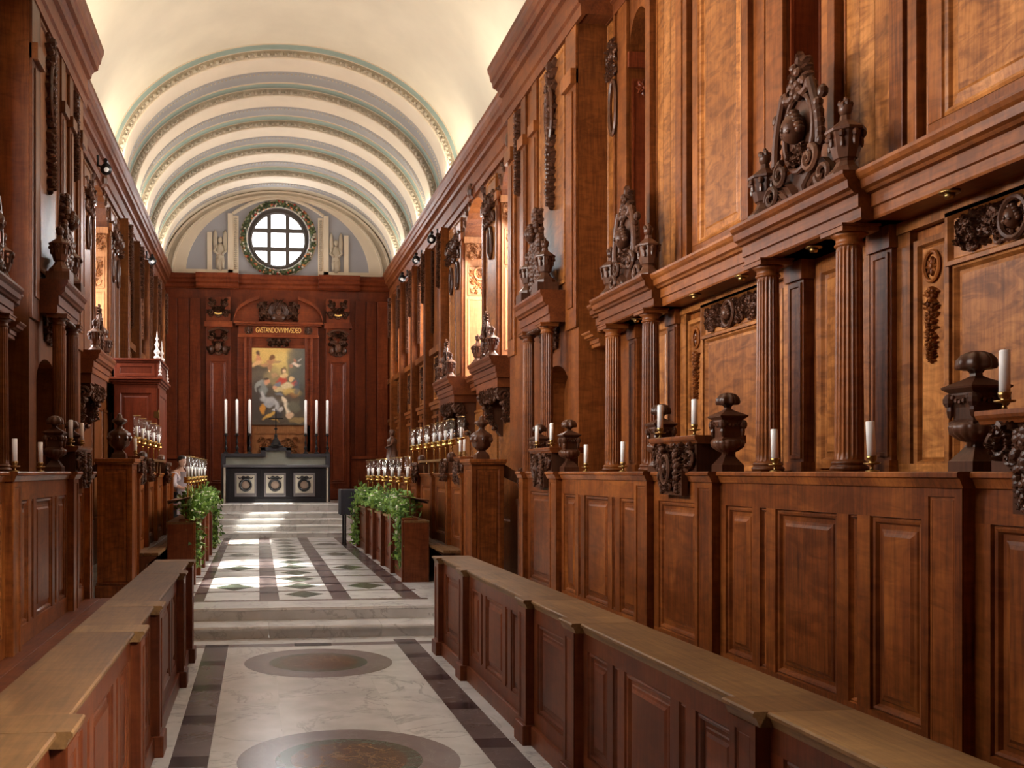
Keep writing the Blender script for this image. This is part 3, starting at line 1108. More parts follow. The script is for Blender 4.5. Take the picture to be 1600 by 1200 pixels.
# end wall cornice in three steps
prof2 = [(6.20, 0.0), (6.20, 0.03), (6.24, 0.08), (6.30, 0.10), (6.34, 0.16), (6.40, 0.18), (6.44, 0.22), (6.5, 0.24), (6.54, 0.26), (6.54, 0.0)]
cn = MB(EF(YE))
for a, b, k in ((-2.9, -2.05, 0.0), (-2.05, -1.0, 0.12), (-1.0, 1.0, -0.02), (1.0, 2.05, 0.12), (2.05, 2.9, 0.0)):
    cn.prism([(v, w+k if w > 0 or k < 0 else w) for v, w in prof2], 0, a, b)
cn.build('trim_3', [REDX], kind='structure')

# reredos
rd = thing('reredos', (0, 24.8, 0.88), 'tall red oak altarpiece frame with gilt inscription and broken arched pediment behind the altar', 'altarpiece')
for s in (-1, 1):
    pl = MB(EF(YE))
    a, b = sorted((s*1.2, s*1.8))
    pl.box(a, b, 0.9, 5.25, 0, 0.14)
    pl.box(a-0.05, b+0.05, 5.22, 5.36, 0, 0.22)
    pl.box(a, b, 5.36, 5.98, 0, 0.14)
    pl.box(a-0.04, b+0.04, 0.9, 1.15, 0, 0.19)
    pl.loft(a+0.09, b-0.09, 1.3, 4.38, [(0, 0.14), (0.0, 0.165), (0.02, 0.165), (0.035, 0.15), (0.06, 0.165), (0.085, 0.15)])
    pl.build('pilaster', [REDV], parent=rd, bevel=0.006)
    cvv = MB(EF(YE))
    c = (a+b)/2
    cvv.foliage(a+0.06, b-0.06, 5.42, 5.95, 0.14, 0.07, 31)
    cvv.foliage(a+0.06, b-0.06, 4.45, 5.15, 0.14, 0.08, 32+s)
    cvv.tube([(c-0.24+0.48*k/8, 5.1+0.08*math.sin(PI*k/8), 0.2) for k in range(9)], 0.03, 6)
    cvv.blob((c, 4.72, 0.2), (0.09, 0.13, 0.08), 8, 6)
    for q in (-1, 1):
        cvv.blob((c+q*0.16, 4.66, 0.19), (0.07, 0.11, 0.07), 8, 5)
    cvv.mi = 1
    cvv.tube([(c-0.09+0.18*k/6, 5.56-0.02*math.sin(PI*k/6), 0.24) for k in range(7)], 0.022, 6)
    cvv.build('capital_carving', [DARK, GILT], parent=rd)
    # plain boarding towards the corners
    bo = MB(EF(YE))
    x = 1.95
    while x < 2.8:
        a, b = sorted((s*x, s*min(2.85, x+0.26)))
        bo.box(a, b, 2.0, 5.95, 0, 0.03+0.02*((int(x*10)) % 2))
        x += 0.29
    bo.box(*sorted((s*1.85, s*2.87)), 1.92, 2.0, 0, 0.08)
    bo.box(*sorted((s*1.85, s*2.87)), 0.9, 1.9, 0, 0.03)
    bo.build('boarding', [REDV], parent=rd, bevel=0.005)
fm = MB(EF(YE))
a = 0.66
for x0, x1, w in ((1.02, 0.86, 0.07), (0.86, 0.80, 0.13), (0.80, 0.72, 0.10), (0.72, 0.665, 0.15)):
    for s in (-1, 1):
        fm.box(*sorted((s*x1, s*x0)), 2.1 if x0 < 0.9 else 0.9, 4.98, 0, w)
fm.box(-0.86, 0.86, 4.71, 4.80, 0, 0.12)
fm.box(-0.86, 0.86, 4.80, 4.98, 0, 0.08)
fm.box(-1.02, 1.02, 4.98, 5.06, 0, 0.13)
fm.box(-1.0, 1.0, 5.06, 5.27, 0, 0.09)
fm.box(-1.08, 1.08, 5.27, 5.31, 0, 0.17)
fm.box(-1.12, 1.12, 5.31, 5.37, 0, 0.21)
fm.build('frame', [REDX], parent=rd, bevel=0.006)
def arcp(x):
    return 5.37+0.62*math.sqrt(max(0, 1-(x/1.12)**2))
for s in (-1, 1):
    pd = MB(EF(YE))
    xs_ = [s*(1.12-0.07*k) for k in range(10)]
    for k in range(9):
        x0, x1 = xs_[k], xs_[k+1]
        za, zb = arcp(x0), arcp(x1)
        V = [(x0, za-0.0, 0), (x1, zb, 0), (x1, zb+0.09, 0), (x0, za+0.09, 0)]
        V += [(p[0], p[1], 0.20) for p in V]
        pd.add(V, [(0, 1, 2, 3), (4, 5, 6, 7), (0, 1, 5, 4), (1, 2, 6, 5), (2, 3, 7, 6), (3, 0, 4, 7)], 0.6)
        V = [(x0, 5.37, 0), (x1, 5.37, 0), (x1, zb, 0), (x0, za, 0)]
        V += [(p[0], p[1], 0.08) for p in V]
        pd.add(V, [(4, 5, 6, 7), (0, 3, 7, 4), (1, 2, 6, 5)], 0.6)
    pd.build('pediment', [REDX], parent=rd)
cr = MB(EF(YE))
cr.foliage(-0.58, 0.58, 5.4, 5.86, 0.03, 0.07, 41, 1.4)
cr.head(0, 5.6, 0.08, 0.1)
for s in (-1, 1):
    for k in range(5):
        cr.leaf(s*(0.14+0.02*k), 5.42+0.03*k, 0.08, PI/2+s*0.12-s*0.05*k, 0.62-0.07*k, 0.13, 0.07, s*0.35)
cr.blob((0, 5.5, 0.1), (0.17, 0.13, 0.09), 10, 5)
cr.build('crest_carving', [DARK], parent=rd)
cr = MB(EF(YE))
cr.foliage(-0.28, 0.28, 4.74, 4.97, 0.11, 0.05, 43, 1.3)
cr.build('frame_carving', [DARK], parent=rd)
for s in (-1, 1):
    cr = MB(EF(YE))
    cr.rosette(s*0.75, 5.165, 0.09, 0.1, 0.03)
    cr.tube([(s*0.75+0.1*math.cos(k*PI/10), 5.165+0.1*math.sin(k*PI/10), 0.1) for k in range(21)], 0.012, 6)
    cr.build('frieze_rosette', [DARK], parent=rd)
orn = MB(EF(YE))
orn.box(-0.86, 0.86, 2.0, 2.78, 0, 0.10)
orn.box(-0.6, 0.6, 2.55, 2.59, 0.10, 0.115)
orn.foliage(-0.5, 0.5, 2.02, 2.45, 0.1, 0.05, 51, 1.4)
orn.build('predella_panel', [PALE], parent=rd)
# gilt inscription on the frieze
tcu = bpy.data.curves.new('inscription', 'FONT')
tcu.body = 'GVSTANDOVIVIMVSDEO'
tcu.size = 0.165
tcu.extrude = 0.006
tcu.align_x = 'CENTER'
tcu.align_y = 'CENTER'
tcu.space_character = 0.92
to = bpy.data.objects.new('inscription_tmp', tcu)
scene.collection.objects.link(to)
dg = bpy.context.evaluated_depsgraph_get()
tme = bpy.data.meshes.new_from_object(to.evaluated_get(dg))
bpy.data.objects.remove(to)
tme.materials.clear()
tme.materials.append(GILT)
wid = max(v.co.x for v in tme.vertices)-min(v.co.x for v in tme.vertices)
for v in tme.vertices:
    v.co.x *= 1.14/wid
    v.co.y *= 1.1
io = bpy.data.objects.new('inscription', tme)
scene.collection.objects.link(io)
io.parent = rd
io.location = Vector((0, YE-0.098, 5.165)) - Vector(rd.location)
io.rotation_euler = (PI/2, 0, 0)

# oil painting: soft patches of pigment on a gridded canvas
def painting():
    nx, nz = 90, 130
    x0, x1, z0, z1 = -0.665, 0.665, 2.78, 4.71
    V = [(x0+(x1-x0)*i/nx, 0, z0+(z1-z0)*j/nz) for j in range(nz+1) for i in range(nx+1)]
    Fc = [(j*(nx+1)+i, j*(nx+1)+i+1, (j+1)*(nx+1)+i+1, (j+1)*(nx+1)+i) for j in range(nz) for i in range(nx)]
    # a slab, so that the canvas has thickness
    me = bpy.data.meshes.new('canvas')
    n0 = len(V)
    V2 = V + [(x0, 0.03, z0), (x1, 0.03, z0), (x1, 0.03, z1), (x0, 0.03, z1)]
    Fc2 = Fc + [(n0, n0+1, n0+2, n0+3)]
    me.from_pydata([(v[0], v[1], v[2]-z0) for v in V2], [], Fc2)
    R = random.Random(11)
    # u right, v up in 0..1, ru, rv, angle, colour, strength
    S = [
        (0.35, 0.93, .55, .16, 0, (.62, .40, .12), .9), (0.60, 0.80, .25, .16, 0, (.60, .44, .15), .8), (0.88, 0.80, .22, .35, 0, (.10, .10, .085), .9),
        (0.15, 0.60, .25, .12, 0, (.13, .10, .07), .8), (0.12, 0.30, .20, .30, 0, (.05, .04, .035), .9), (0.45, 0.62, .22, .12, 0, (.35, .26, .12), .6),
        (0.12, 0.93, .05, .04, 0, (.10, .05, .03), 1), (0.12, 0.86, .06, .06, .3, (.50, .20, .10), .9), (0.10, 0.80, .11, .03, .4, (.62, .36, .16), .9),
        (0.38, 0.88, .045, .035, 0, (.16, .07, .03), 1), (0.34, 0.82, .09, .035, .2, (.38, .18, .09), 1), (0.48, 0.82, .08, .014, .2, (.34, .2, .1), .9), (0.34, 0.75, .05, .05, 0, (.33, .17, .09), 1),
        (0.23, 0.78, .08, .016, -.4, (.4, .2, .1), .9), (0.32, 0.695, .025, .02, 0, (.65, .42, .2), 1), (0.42, 0.65, .07, .035, -.3, (.42, .24, .12), .8),
        (0.80, 0.84, .04, .03, 0, (.35, .16, .1), 1), (0.83, 0.79, .08, .018, -.25, (.65, .52, .4), 1), (0.74, 0.77, .03, .03, 0, (.42, .2, .12), .9), (0.90, 0.85, .04, .012, .6, (.4, .35, .3), .8),
        (0.60, 0.71, .055, .045, 0, (.12, .07, .04), 1), (0.605, 0.70, .033, .03, 0, (.68, .46, .26), 1), (0.60, 0.64, .07, .03, 0, (.60, .42, .2), 1),
        (0.56, 0.575, .10, .05, .4, (.42, .06, .04), 1), (0.48, 0.52, .09, .03, .5, (.16, .18, .20), .9), (0.74, 0.60, .045, .035, 0, (.62, .42, .2), 1), (0.80, 0.54, .06, .03, -.3, (.45, .08, .05), 1),
        (0.66, 0.51, .13, .045, .2, (.58, .46, .26), 1), (0.54, 0.46, .12, .03, -.1, (.50, .38, .2), 1), (0.43, 0.49, .04, .02, -.4, (.55, .28, .16), 1), (0.76, 0.43, .20, .05, -.15, (.50, .34, .11), .9), (0.78, 0.39, .10, .04, 0, (.20, .09, .04), .8),
        (0.85, 0.50, .05, .10, 0, (.07, .09, .11), .8), (0.28, 0.565, .05, .04, 0, (.55, .27, .15), 1), (0.27, 0.60, .045, .02, 0, (.06, .04, .03), 1),
        (0.15, 0.54, .10, .035, .5, (.27, .27, .24), 1), (0.22, 0.47, .08, .09, 0, (.20, .21, .19), 1), (0.08, 0.47, .03, .05, 0, (.22, .22, .2), .9), (0.20, 0.37, .04, .07, .2, (.42, .40, .38), 1),
        (0.36, 0.31, .16, .055, -.2, (.36, .35, .34), 1), (0.30, 0.26, .10, .04, 0, (.30, .29, .29), 1), (0.47, 0.25, .045, .08, .1, (.40, .39, .38), 1), (0.42, 0.19, .05, .02, 0, (.52, .5, .48), 1), (0.54, 0.20, .03, .03, 0, (.5, .46, .42), 1),
        (0.52, 0.40, .09, .02, -.2, (.16, .16, .17), 1), (0.60, 0.33, .07, .04, -.6, (.68, .54, .38), 1), (0.66, 0.22, .05, .09, .25, (.70, .58, .42), 1), (0.70, 0.12, .07, .04, 0, (.62, .42, .26), 1),
        (0.80, 0.24, .13, .08, 0, (.13, .12, .085), .9), (0.85, 0.06, .16, .04, 0, (.28, .19, .08), .9), (0.20, 0.20, .04, .07, .1, (.50, .22, .04), 1), (0.32, 0.12, .12, .025, .5, (.58, .33, .07), 1), (0.45, 0.06, .09, .02, -.4, (.60, .36, .09), 1),
        (0.50, 0.14, .08, .06, 0, (.035, .035, .04), .8), (0.36, 0.04, .25, .03, 0, (.04, .03, .025), .7), (0.94, 0.35, .06, .2, 0, (.05, .05, .045), .7)]
    ca = me.color_attributes.new('pigment', 'FLOAT_COLOR', 'POINT')
    for k in range(len(me.vertices)):
        if k < n0:
            i, j = k % (nx+1), k//(nx+1)
            u, v = i/nx, j/nz
            wob = 0.012*math.sin(37*u+9*v)+0.01*math.sin(53*v+21*u)
            c = [.085, .065, .045]
            for (cu, cv_, ru, rv, an, col, st) in S:
                du, dv = (u+wob-cu), (v+wob*0.6-cv_)
                du, dv = du*math.cos(an)+dv*1.45*math.sin(an), (-du*math.sin(an)/1.45+dv*math.cos(an))
                q = (du/ru)**2+(dv/rv)**2
                if q < 2.2:
                    f = st*(1/(1+math.exp((q-0.9)*6)))
                    c = [c[m_]*(1-f)+col[m_]*f for m_ in range(3)]
            g_ = 1+0.22*(R.random()-0.5)
            c = [min(1, x*g_*1.25) for x in c]
        else:
            c = [.1, .08, .06]
        ca.data[k].color = (*c, 1)
    m, nt, b = new_mat('oil_paint')
    at = nt.nodes.new('ShaderNodeAttribute')
    at.attribute_name = 'pigment'
    nt.links.new(at.outputs['Color'], b.inputs['Base Color'])
    b.inputs['Roughness'].default_value = 0.35
    me.materials.append(m)
    o = bpy.data.objects.new('painting', me)
    scene.collection.objects.link(o)
    o.location = (0, YE-0.14, z0)
    tag(o, 'tall oil painting of a seated woman with child above a kneeling figure', 'painting')
painting()
# ------------------------------------------------------------------ altar group
ax = -0.09
al = thing('altar', (ax, 23.3, 0.88), 'black marble altar with three cream wreath panels and pale green shelf', 'altar')
TA = lambda u, v, w: (ax+u, 23.0-w, v)
b = MB(TA)
b.box(-1.16, 1.16, 0.88, 1.68, -0.5, 0.0)
b.box(-1.16, 1.16, 0.88, 0.98, 0, 0.03)
for u in (-1.16, -0.37, 0.31, 1.06):
    b.box(u, u+0.1 if abs(u) > 1 else u+0.06, 0.98, 1.68, 0, 0.02)
b.build('front', [BLACKST], parent=al, bevel=0.005)
b = MB(TA)
b.box(-1.24, 1.24, 1.70, 1.765, -0.55, 0.06)
b.build('table_slab', [plain('dark_grey_marble', (0.10, 0.10, 0.11), 0.25)], parent=al, bevel=0.01)
for s in (-1, 1):
    b = MB(TA)
    b.box(*sorted((s*1.17, s*1.215)), 0.88, 1.70, -0.3, 0.02)
    b.build('leg', [ALTARW], parent=al)
b = MB(TA)
b.box(-1.18, 1.18, 1.765, 1.95, -0.62, -0.50)
b.box(-0.24, 0.24, 1.95, 2.10, -0.62, -0.50)
b.build('shelf_band', [ALTARG], parent=al)
b = MB(TA)
for s in (-1, 1):
    b.box(*sorted((s*1.19, s*1.29)), 0.88, 2.03, -0.70, -0.42)
    b.box(*sorted((s*0.34, s*1.29)), 1.95, 2.03, -0.70, -0.44)
    b.box(*sorted((s*0.24, s*0.36)), 1.95, 2.18, -0.70, -0.44)
b.box(-0.36, 0.36, 2.10, 2.18, -0.70, -0.44)
b.box(-1.25, 1.25, 0.9, 1.96, -0.70, -0.63)
b.build('shelf_frame', [plain('slate_frame', (0.055, 0.055, 0.065), 0.3)], parent=al, bevel=0.006)
for k, u in enumerate((-0.71, -0.03, 0.65)):
    b = MB(TA)
    b.loft(u-0.25, u+0.25, 1.02, 1.57, [(0, 0.0), (0, 0.02), (0.03, 0.025), (0.04, 0.012)])
    b.mi = 1
    b.box(u-0.205, u+0.205, 1.10, 1.52, 0.0, 0.02)
    b.mi = 2
    ring = [(u+0.125*math.cos(2*PI*i/24), 1.29+0.125*math.sin(2*PI*i/24), 0.035) for i in range(25)]
    b.tube(ring, 0.03, 8)
    for i in range(24):
        b.blob((u+0.125*math.cos(2*PI*i/24), 1.29+0.125*math.sin(2*PI*i/24), 0.06), (0.02, 0.02, 0.015), 5, 3)
    for q in (-1, 1):
        b.blob((u+q*0.05, 1.47, 0.035), (0.045, 0.035, 0.02), 8, 4)
        b.tube([(u+q*0.03, 1.44, 0.03), (u+q*0.1, 1.455, 0.03), (u+q*0.14, 1.44, 0.03), (u+q*0.165, 1.47, 0.03)], 0.014, 6)
    b.blob((u, 1.46, 0.04), (0.03, 0.03, 0.025), 8, 4)
    b.mi = 3
    b.mi = 3
    b.blob((u, 1.29, 0.02), (0.095, 0.095, 0.012), 20, 6)
    b.build('wreath_panel', [plain('panel_moulding_grey', (0.17, 0.16, 0.17), 0.35), ALTARW, BLACKST, stone('rouge_marble', (0.40, 0.30, 0.24), (0.2, 0.12, 0.1), 0.3, 6.0)], parent=al)

def sym_lathe(mb, prof, n=14, c=(0, 0, 0), **k):
    mb.smooth = True
    mb.lathe(c, prof, n, **k)
    mb.smooth = False

def altar_stick():
    t = thing('altar_candlestick', (0, 0, 0), 'x', 'candlestick', 'tall altar candles')
    m_ = MB()
    m_.lathe((0, 0, 0), [(0.085, 0), (0.085, 0.015), (0.06, 0.03), (0.03, 0.06)], 4, rot=PI/4)
    sym_lathe(m_, [(0.03, 0.05), (0.02, 0.08), (0.045, 0.13), (0.02, 0.18), (0.016, 0.22), (0.035, 0.26), (0.016, 0.30), (0.014, 0.40), (0.02, 0.42), (0.05, 0.44), (0.05, 0.455), (0.02, 0.46), (0.03, 0.49)])
    m_.build('stand', [BLACKM], parent=t)
    c = MB()
    sym_lathe(c, [(0.032, 0.485), (0.031, 1.27), (0.02, 1.285)], 12)
    c.tube([(0, 0, 1.28), (0, 0, 1.30)], 0.003, 5)
    c.build('candle', [WAX], parent=t)
    return t
proto = altar_stick()
names = ['outermost towards the organ', 'second from the organ side', 'third from the organ side, close to the painting',
         'just past the painting, away from the organ', 'second from the altar end away from the organ', 'at the altar end away from the organ']
for k, x in enumerate((-1.27, -1.01, -0.71, 0.62, 0.88, 1.14)):
    o = proto if k == 0 else copy_tree(proto)
    o.location = (x, 23.56, 2.03)
    o['label'] = 'tall white altar candle, ' + names[k]
x = thing('altar_cross', (ax+0.0, 23.56, 2.18), 'slim black standing cross on a stepped base at the middle of the altar', 'cross')
c = MB(lambda u, v, w: (ax+u, 23.56+w, v))
c.box(-0.035+0.0, 0.035, 2.60, 2.64, -0.012, 0.012)
c.box(-0.013, 0.013, 2.40, 3.10, -0.012, 0.012)
c.box(-0.17, 0.17, 2.86, 2.885, -0.012, 0.012)
c.build('cross', [BLACKM], parent=x)
c = MB()
c.lathe((ax, 23.56, 2.18), [(0.19, 0), (0.19, 0.03), (0.13, 0.05), (0.12, 0.10), (0.08, 0.14), (0.07, 0.19), (0.04, 0.23), (0.035, 0.3), (0.02, 0.33)], 8, rot=PI/8)
c.build('base', [BLACKM], parent=x)

# ------------------------------------------------------------------ stall furniture helpers
def urn_big(m_, c):
    """Square-bodied oak finial with a gadrooned bowl, corner masks, a roof and a melon knob (0.37 m)."""
    x, y, z = c
    q = PI/4
    m_.lathe((x, y, z), [(0.085, 0), (0.085, 0.035), (0.078, 0.04), (0.035, 0.085), (0.033, 0.092)], 4, rot=q)
    m_.smooth = True
    m_.lathe((x, y, z), [(0.03, 0.085), (0.028, 0.10), (0.05, 0.108), (0.078, 0.13), (0.082, 0.155), (0.074, 0.168)], 48, lobes=16, amp=0.05)
    m_.smooth = False
    m_.lathe((x, y, z), [(0.084, 0.163), (0.084, 0.17), (0.068, 0.18), (0.070, 0.22), (0.082, 0.262), (0.078, 0.27), (0.105, 0.285), (0.108, 0.292), (0.075, 0.305), (0.04, 0.318), (0.02, 0.328), (0.018, 0.342)], 4, rot=q)
    for k in range(4):
        a = PI/4+k*PI/2
        ca, sa = math.cos(a), math.sin(a)
        m_.blob((x+0.082*ca, y+0.082*sa, z+0.245), (0.02, 0.02, 0.026), 8, 5)
        m_.blob((x+0.078*ca, y+0.078*sa, z+0.21), (0.013, 0.013, 0.03), 6, 4)
        b_ = k*PI/2
        cb, sb = math.cos(b_), math.sin(b_)
        for t in (-2, -1, 0, 1, 2):
            m_.blob((x+0.058*cb-sb*0.018*t, y+0.058*sb+cb*0.018*t, z+0.24+0.004*t*t), (0.010, 0.010, 0.010), 5, 3)
    m_.smooth = True
    m_.lathe((x, y, z), [(0.018, 0.338), (0.022, 0.345), (0.028, 0.35), (0.055, 0.352), (0.060, 0.362), (0.056, 0.385), (0.042, 0.403), (0.02, 0.413), (0.005, 0.415)], 48, lobes=8, amp=0.10)
    m_.smooth = False

def urn_slim(m_, c, k=1.0):
    """Faceted vase finial with swags and a flame or head on top (0.43 m)."""
    x, y, z = c
    P = [(0.10, 0), (0.10, 0.03), (0.06, 0.07), (0.045, 0.10), (0.05, 0.11), (0.06, 0.115), (0.075, 0.17), (0.088, 0.25), (0.10, 0.255), (0.102, 0.268), (0.07, 0.29), (0.03, 0.32), (0.028, 0.345)]
    m_.lathe((x, y, z), [(r*k, h*k) for r, h in P], 8, rot=PI/8)
    for i in range(8):
        a = i*PI/4
        ca, sa = math.cos(a), math.sin(a)
        m_.blob((x+0.088*k*ca, y+0.088*k*sa, z+0.235*k), (0.018*k, 0.018*k, 0.02*k), 6, 4)
        m_.blob((x+0.08*k*ca, y+0.08*k*sa, z+(0.19 if i % 2 else 0.2)*k), (0.011*k, 0.011*k, 0.03*k), 6, 4)
    m_.smooth = True
    m_.blob((x, y, z+0.385*k), (0.037*k, 0.037*k, 0.045*k), 10, 7)
    m_.smooth = False
    for i in range(7):
        a = i*2*PI/7
        m_.blob((x+0.026*k*math.cos(a), y+0.026*k*math.sin(a), z+(0.40+0.012*(i % 2))*k), (0.016*k, 0.016*k, 0.02*k), 6, 4)
    m_.blob((x, y, z+0.435*k), (0.013*k, 0.013*k, 0.015*k), 6, 4)

def crest(T, u, v, w, k=1.0, seed=3):
    """Pierced carved cartouche: head in an oval, C-scrolls, plume and acanthus foot."""
    m_ = MB(T)
    # pierced backing with real thickness
    oval = [(u+0.16*k*math.cos(a*PI/12), v+0.40*k+0.24*k*math.sin(a*PI/12)) for a in range(24)]
    m_.prism(oval, 2, w-0.03*k, w+0.015*k)
    m_.prism([(u-0.42*k, v), (u+0.42*k, v), (u+0.34*k, v+0.07*k), (u+0.2*k, v+0.2*k), (u-0.2*k, v+0.2*k), (u-0.34*k, v+0.07*k)], 2, w-0.03*k, w+0.012*k)
    m_.prism([(u-0.09*k, v+0.6*k), (u+0.09*k, v+0.6*k), (u+0.05*k, v+0.82*k), (u-0.05*k, v+0.82*k)], 2, w-0.025*k, w+0.01*k)
    ring = [(u+0.15*k*math.cos(a*PI/10), v+0.40*k+0.22*k*math.sin(a*PI/10), w+0.03*k) for a in range(21)]
    m_.tube(ring, 0.018*k, 8)
    m_.head(u, v+0.42*k, w+0.015*k, 0.09*k)
    m_.foliage(u-0.11*k, u+0.11*k, v+0.2*k, v+0.32*k, w+0.02*k, 0.04*k, seed)
    for sg in (-1, 1):
        # great C-scroll
        pts = []
        for i in range(30):
            t = i/29
            if t < 0.35:
                a = -sg*PI*2.1*(1-t/0.35)
                rr = 0.012+0.05*(t/0.35)
                pts.append((u+sg*0.06*k+sg*rr*k*math.cos(a), v+0.66*k+rr*k*math.sin(a)*sg, w+0.04*k))
            else:
                q = (t-0.35)/0.65
                pts.append((u+sg*(0.13+0.10*math.sin(q*PI*0.55))*k, v+(0.67-0.40*q)*k, w+0.045*k))
        m_.tube(pts, 0.024*k, 8)
        m_.scroll(u+sg*0.15*k, v+0.2*k, w+0.05*k, 0.075*k, 1.5, PI/2, -sg, 0.018*k)
        m_.scroll(u+sg*0.27*k, v+0.09*k, w+0.04*k, 0.075*k, 1.4, 0, sg, 0.018*k)
        for q in range(7):
            m_.leaf(u+sg*(0.05+0.05*q)*k, v+0.01*k, w+0.012*k, PI/2-sg*(0.15+0.13*q), (0.22-0.015*q)*k, 0.07*k, 0.05*k, -sg*0.7)
        m_.leaf(u+sg*0.3*k, v+0.02*k, w+0.01*k, PI/2-sg*1.35, 0.16*k, 0.06*k, 0.03*k)
        for q in range(5):
            m_.leaf(u+sg*0.03*k, v+(0.6+0.045*q)*k, w+0.01*k, PI/2-sg*(0.9-0.1*q), (0.12-0.012*q)*k, 0.055*k, 0.045*k, -sg*0.8)
            m_.blob((u+sg*(0.21+0.008*q)*k, v+(0.5-0.055*q)*k, w+0.04*k), (0.026*k, 0.03*k, 0.03*k), 7, 5)
        m_.blob((u+sg*0.24*k, v+0.55*k, w+0.03*k), (0.03*k, 0.04*k, 0.03*k), 7, 5)
        m_.blob((u+sg*0.13*k, v+0.63*k, w+0.03*k), (0.035*k, 0.035*k, 0.035*k), 7, 5)
    for q in range(6):
        m_.blob((u+(0.02 if q % 2 else -0.02)*k, v+(0.6+0.035*q)*k, w+0.045*k), (0.03*k, 0.028*k, 0.03*k), 7, 5)
    m_.leaf(u, v+0.74*k, w+0.01*k, PI/2, 0.13*k, 0.08*k, 0.05*k)
    return m_

THIRDS = ((0.085, 0.32), (0.44, 0.94), (1.06, 1.38))   # panel positions in a three-panel section, from its far end
def section(mb, u0, u1, v0, v1, c, d, w):
    """Narrow / wide / narrow raised panels with slim reeded strips between, or one panel."""
    L = u1-u0
    if L > 1.2:
        k = L/1.6
        hs, pf = [], []
        for (a, b, p) in ((0.06, 0.36, RAISED), (0.44, 0.50, SLIM), (0.58, 1.06, RAISED), (1.14, 1.20, SLIM), (1.27, 1.54, RAISED)):
            hs.append((u0+a*k, u0+b*k)); pf.append(p)
        row(mb, u0, u1, v0, v1, hs, c, d, 0.04, w, pf)
    else:
        row(mb, u0, u1, v0, v1, [(u0+0.06*L/0.65, u1-0.07*L/0.65)], c, d, 0.04, w)

def pier(mb, u0, u1, v0, v1, w0, w1, inset=0.035):
    mb.box(u0, u1, v0, v1, w0, w1-0.006)
    mb.loft(u0, u1, v0, v1, [(0, w1-0.006), (0, w1), (inset, w1), (inset+0.004, w1-0.01), (inset+0.012, w1-0.005), (inset+0.02, w1-0.012)])

def cap_rail(mb, u0, u1, v, w0, w1, th=0.03):
    """Moulded coping with a flat, worn top."""
    prof = [(v-th, w0), (v, w0), (v, w1-0.006), (v-0.006, w1), (v-th*0.55, w1), (v-th*0.7, w1-0.010), (v-th, w1-0.014), (v-th-0.02, w1-0.022), (v-th-0.02, w0)]
    mb.prism(prof, 0, u0, u1)

# ------------------------------------------------------------------ low front desks along the aisle
for s in (1, -1):
    T = SF(s, 1.10)
    side = SIDE[s]
    yend = 8.6 if s > 0 else 8.5
    t = thing('front_desk', (s*1.2, 4.3, 0), ('long low oak desk with worn pale cap, on the organ side of the aisle' if s < 0 else 'long low oak desk with worn pale cap, below the sunlit tall stalls'), 'desk', 'low panelled desk fronts')
    rets = [7.38, 5.6, 4.72, 2.93, 2.05, 0.27]
    secs = [(7.55, yend-0.18), (5.77, 7.38), (4.89, 5.6), (3.10, 4.72), (2.22, 2.93), (0.44, 2.05)]
    for a, b in secs:
        m_ = MB(T)
        section(m_, a, b, 0.10, 0.80, 0.20, 0.72, 0.0)
        m_.build('front_panel', [DESKV], parent=t)
    piers = [(r, r+0.17) for r in rets] + [(yend-0.18, yend)]
    for a, b in piers:
        m_ = MB(T)
        pier(m_, a, b, 0.10, 0.80, -0.20, 0.05)
        m_.build('pier', [DESKV], parent=t)
    m_ = MB(T)
    m_.box(0.27, yend, 0.0, 0.115, -0.20, 0.022)
    for a, b in piers:
        m_.box(a-0.015, b+0.015, 0.0, 0.12, -0.20, 0.072)
    m_.build('plinth', [DESKV], parent=t, bevel=0.006)
    m_ = MB(T)
    m_.box(0.27, yend, 0.1, 0.81, -0.24, -0.2)
    m_.build('back_board', [DESKV], parent=t)
    m_ = MB(T)
    edges = [0.27]
    cap_rail(m_, 0.27, yend+0.02, 0.85, -0.27, 0.022)
    for a, b in piers:
        cap_rail(m_, a-0.02, b+0.02, 0.8505, -0.27, 0.068)
    m_.build('cap', [CAPH], parent=t)
    # platform behind the desk
    pf_ = MB()
    pf_.box(*sorted((s*1.34, s*2.86)), 0.0, yend-0.05, 0.0, 0.12)
    for q in range(5):
        x0 = 1.36+q*0.1
        pf_.box(*sorted((s*x0, s*(x0+0.096))), 0.0, yend-0.05, 0.12, 0.125)
    pf_.build('floor', [DESKV], kind='structure')

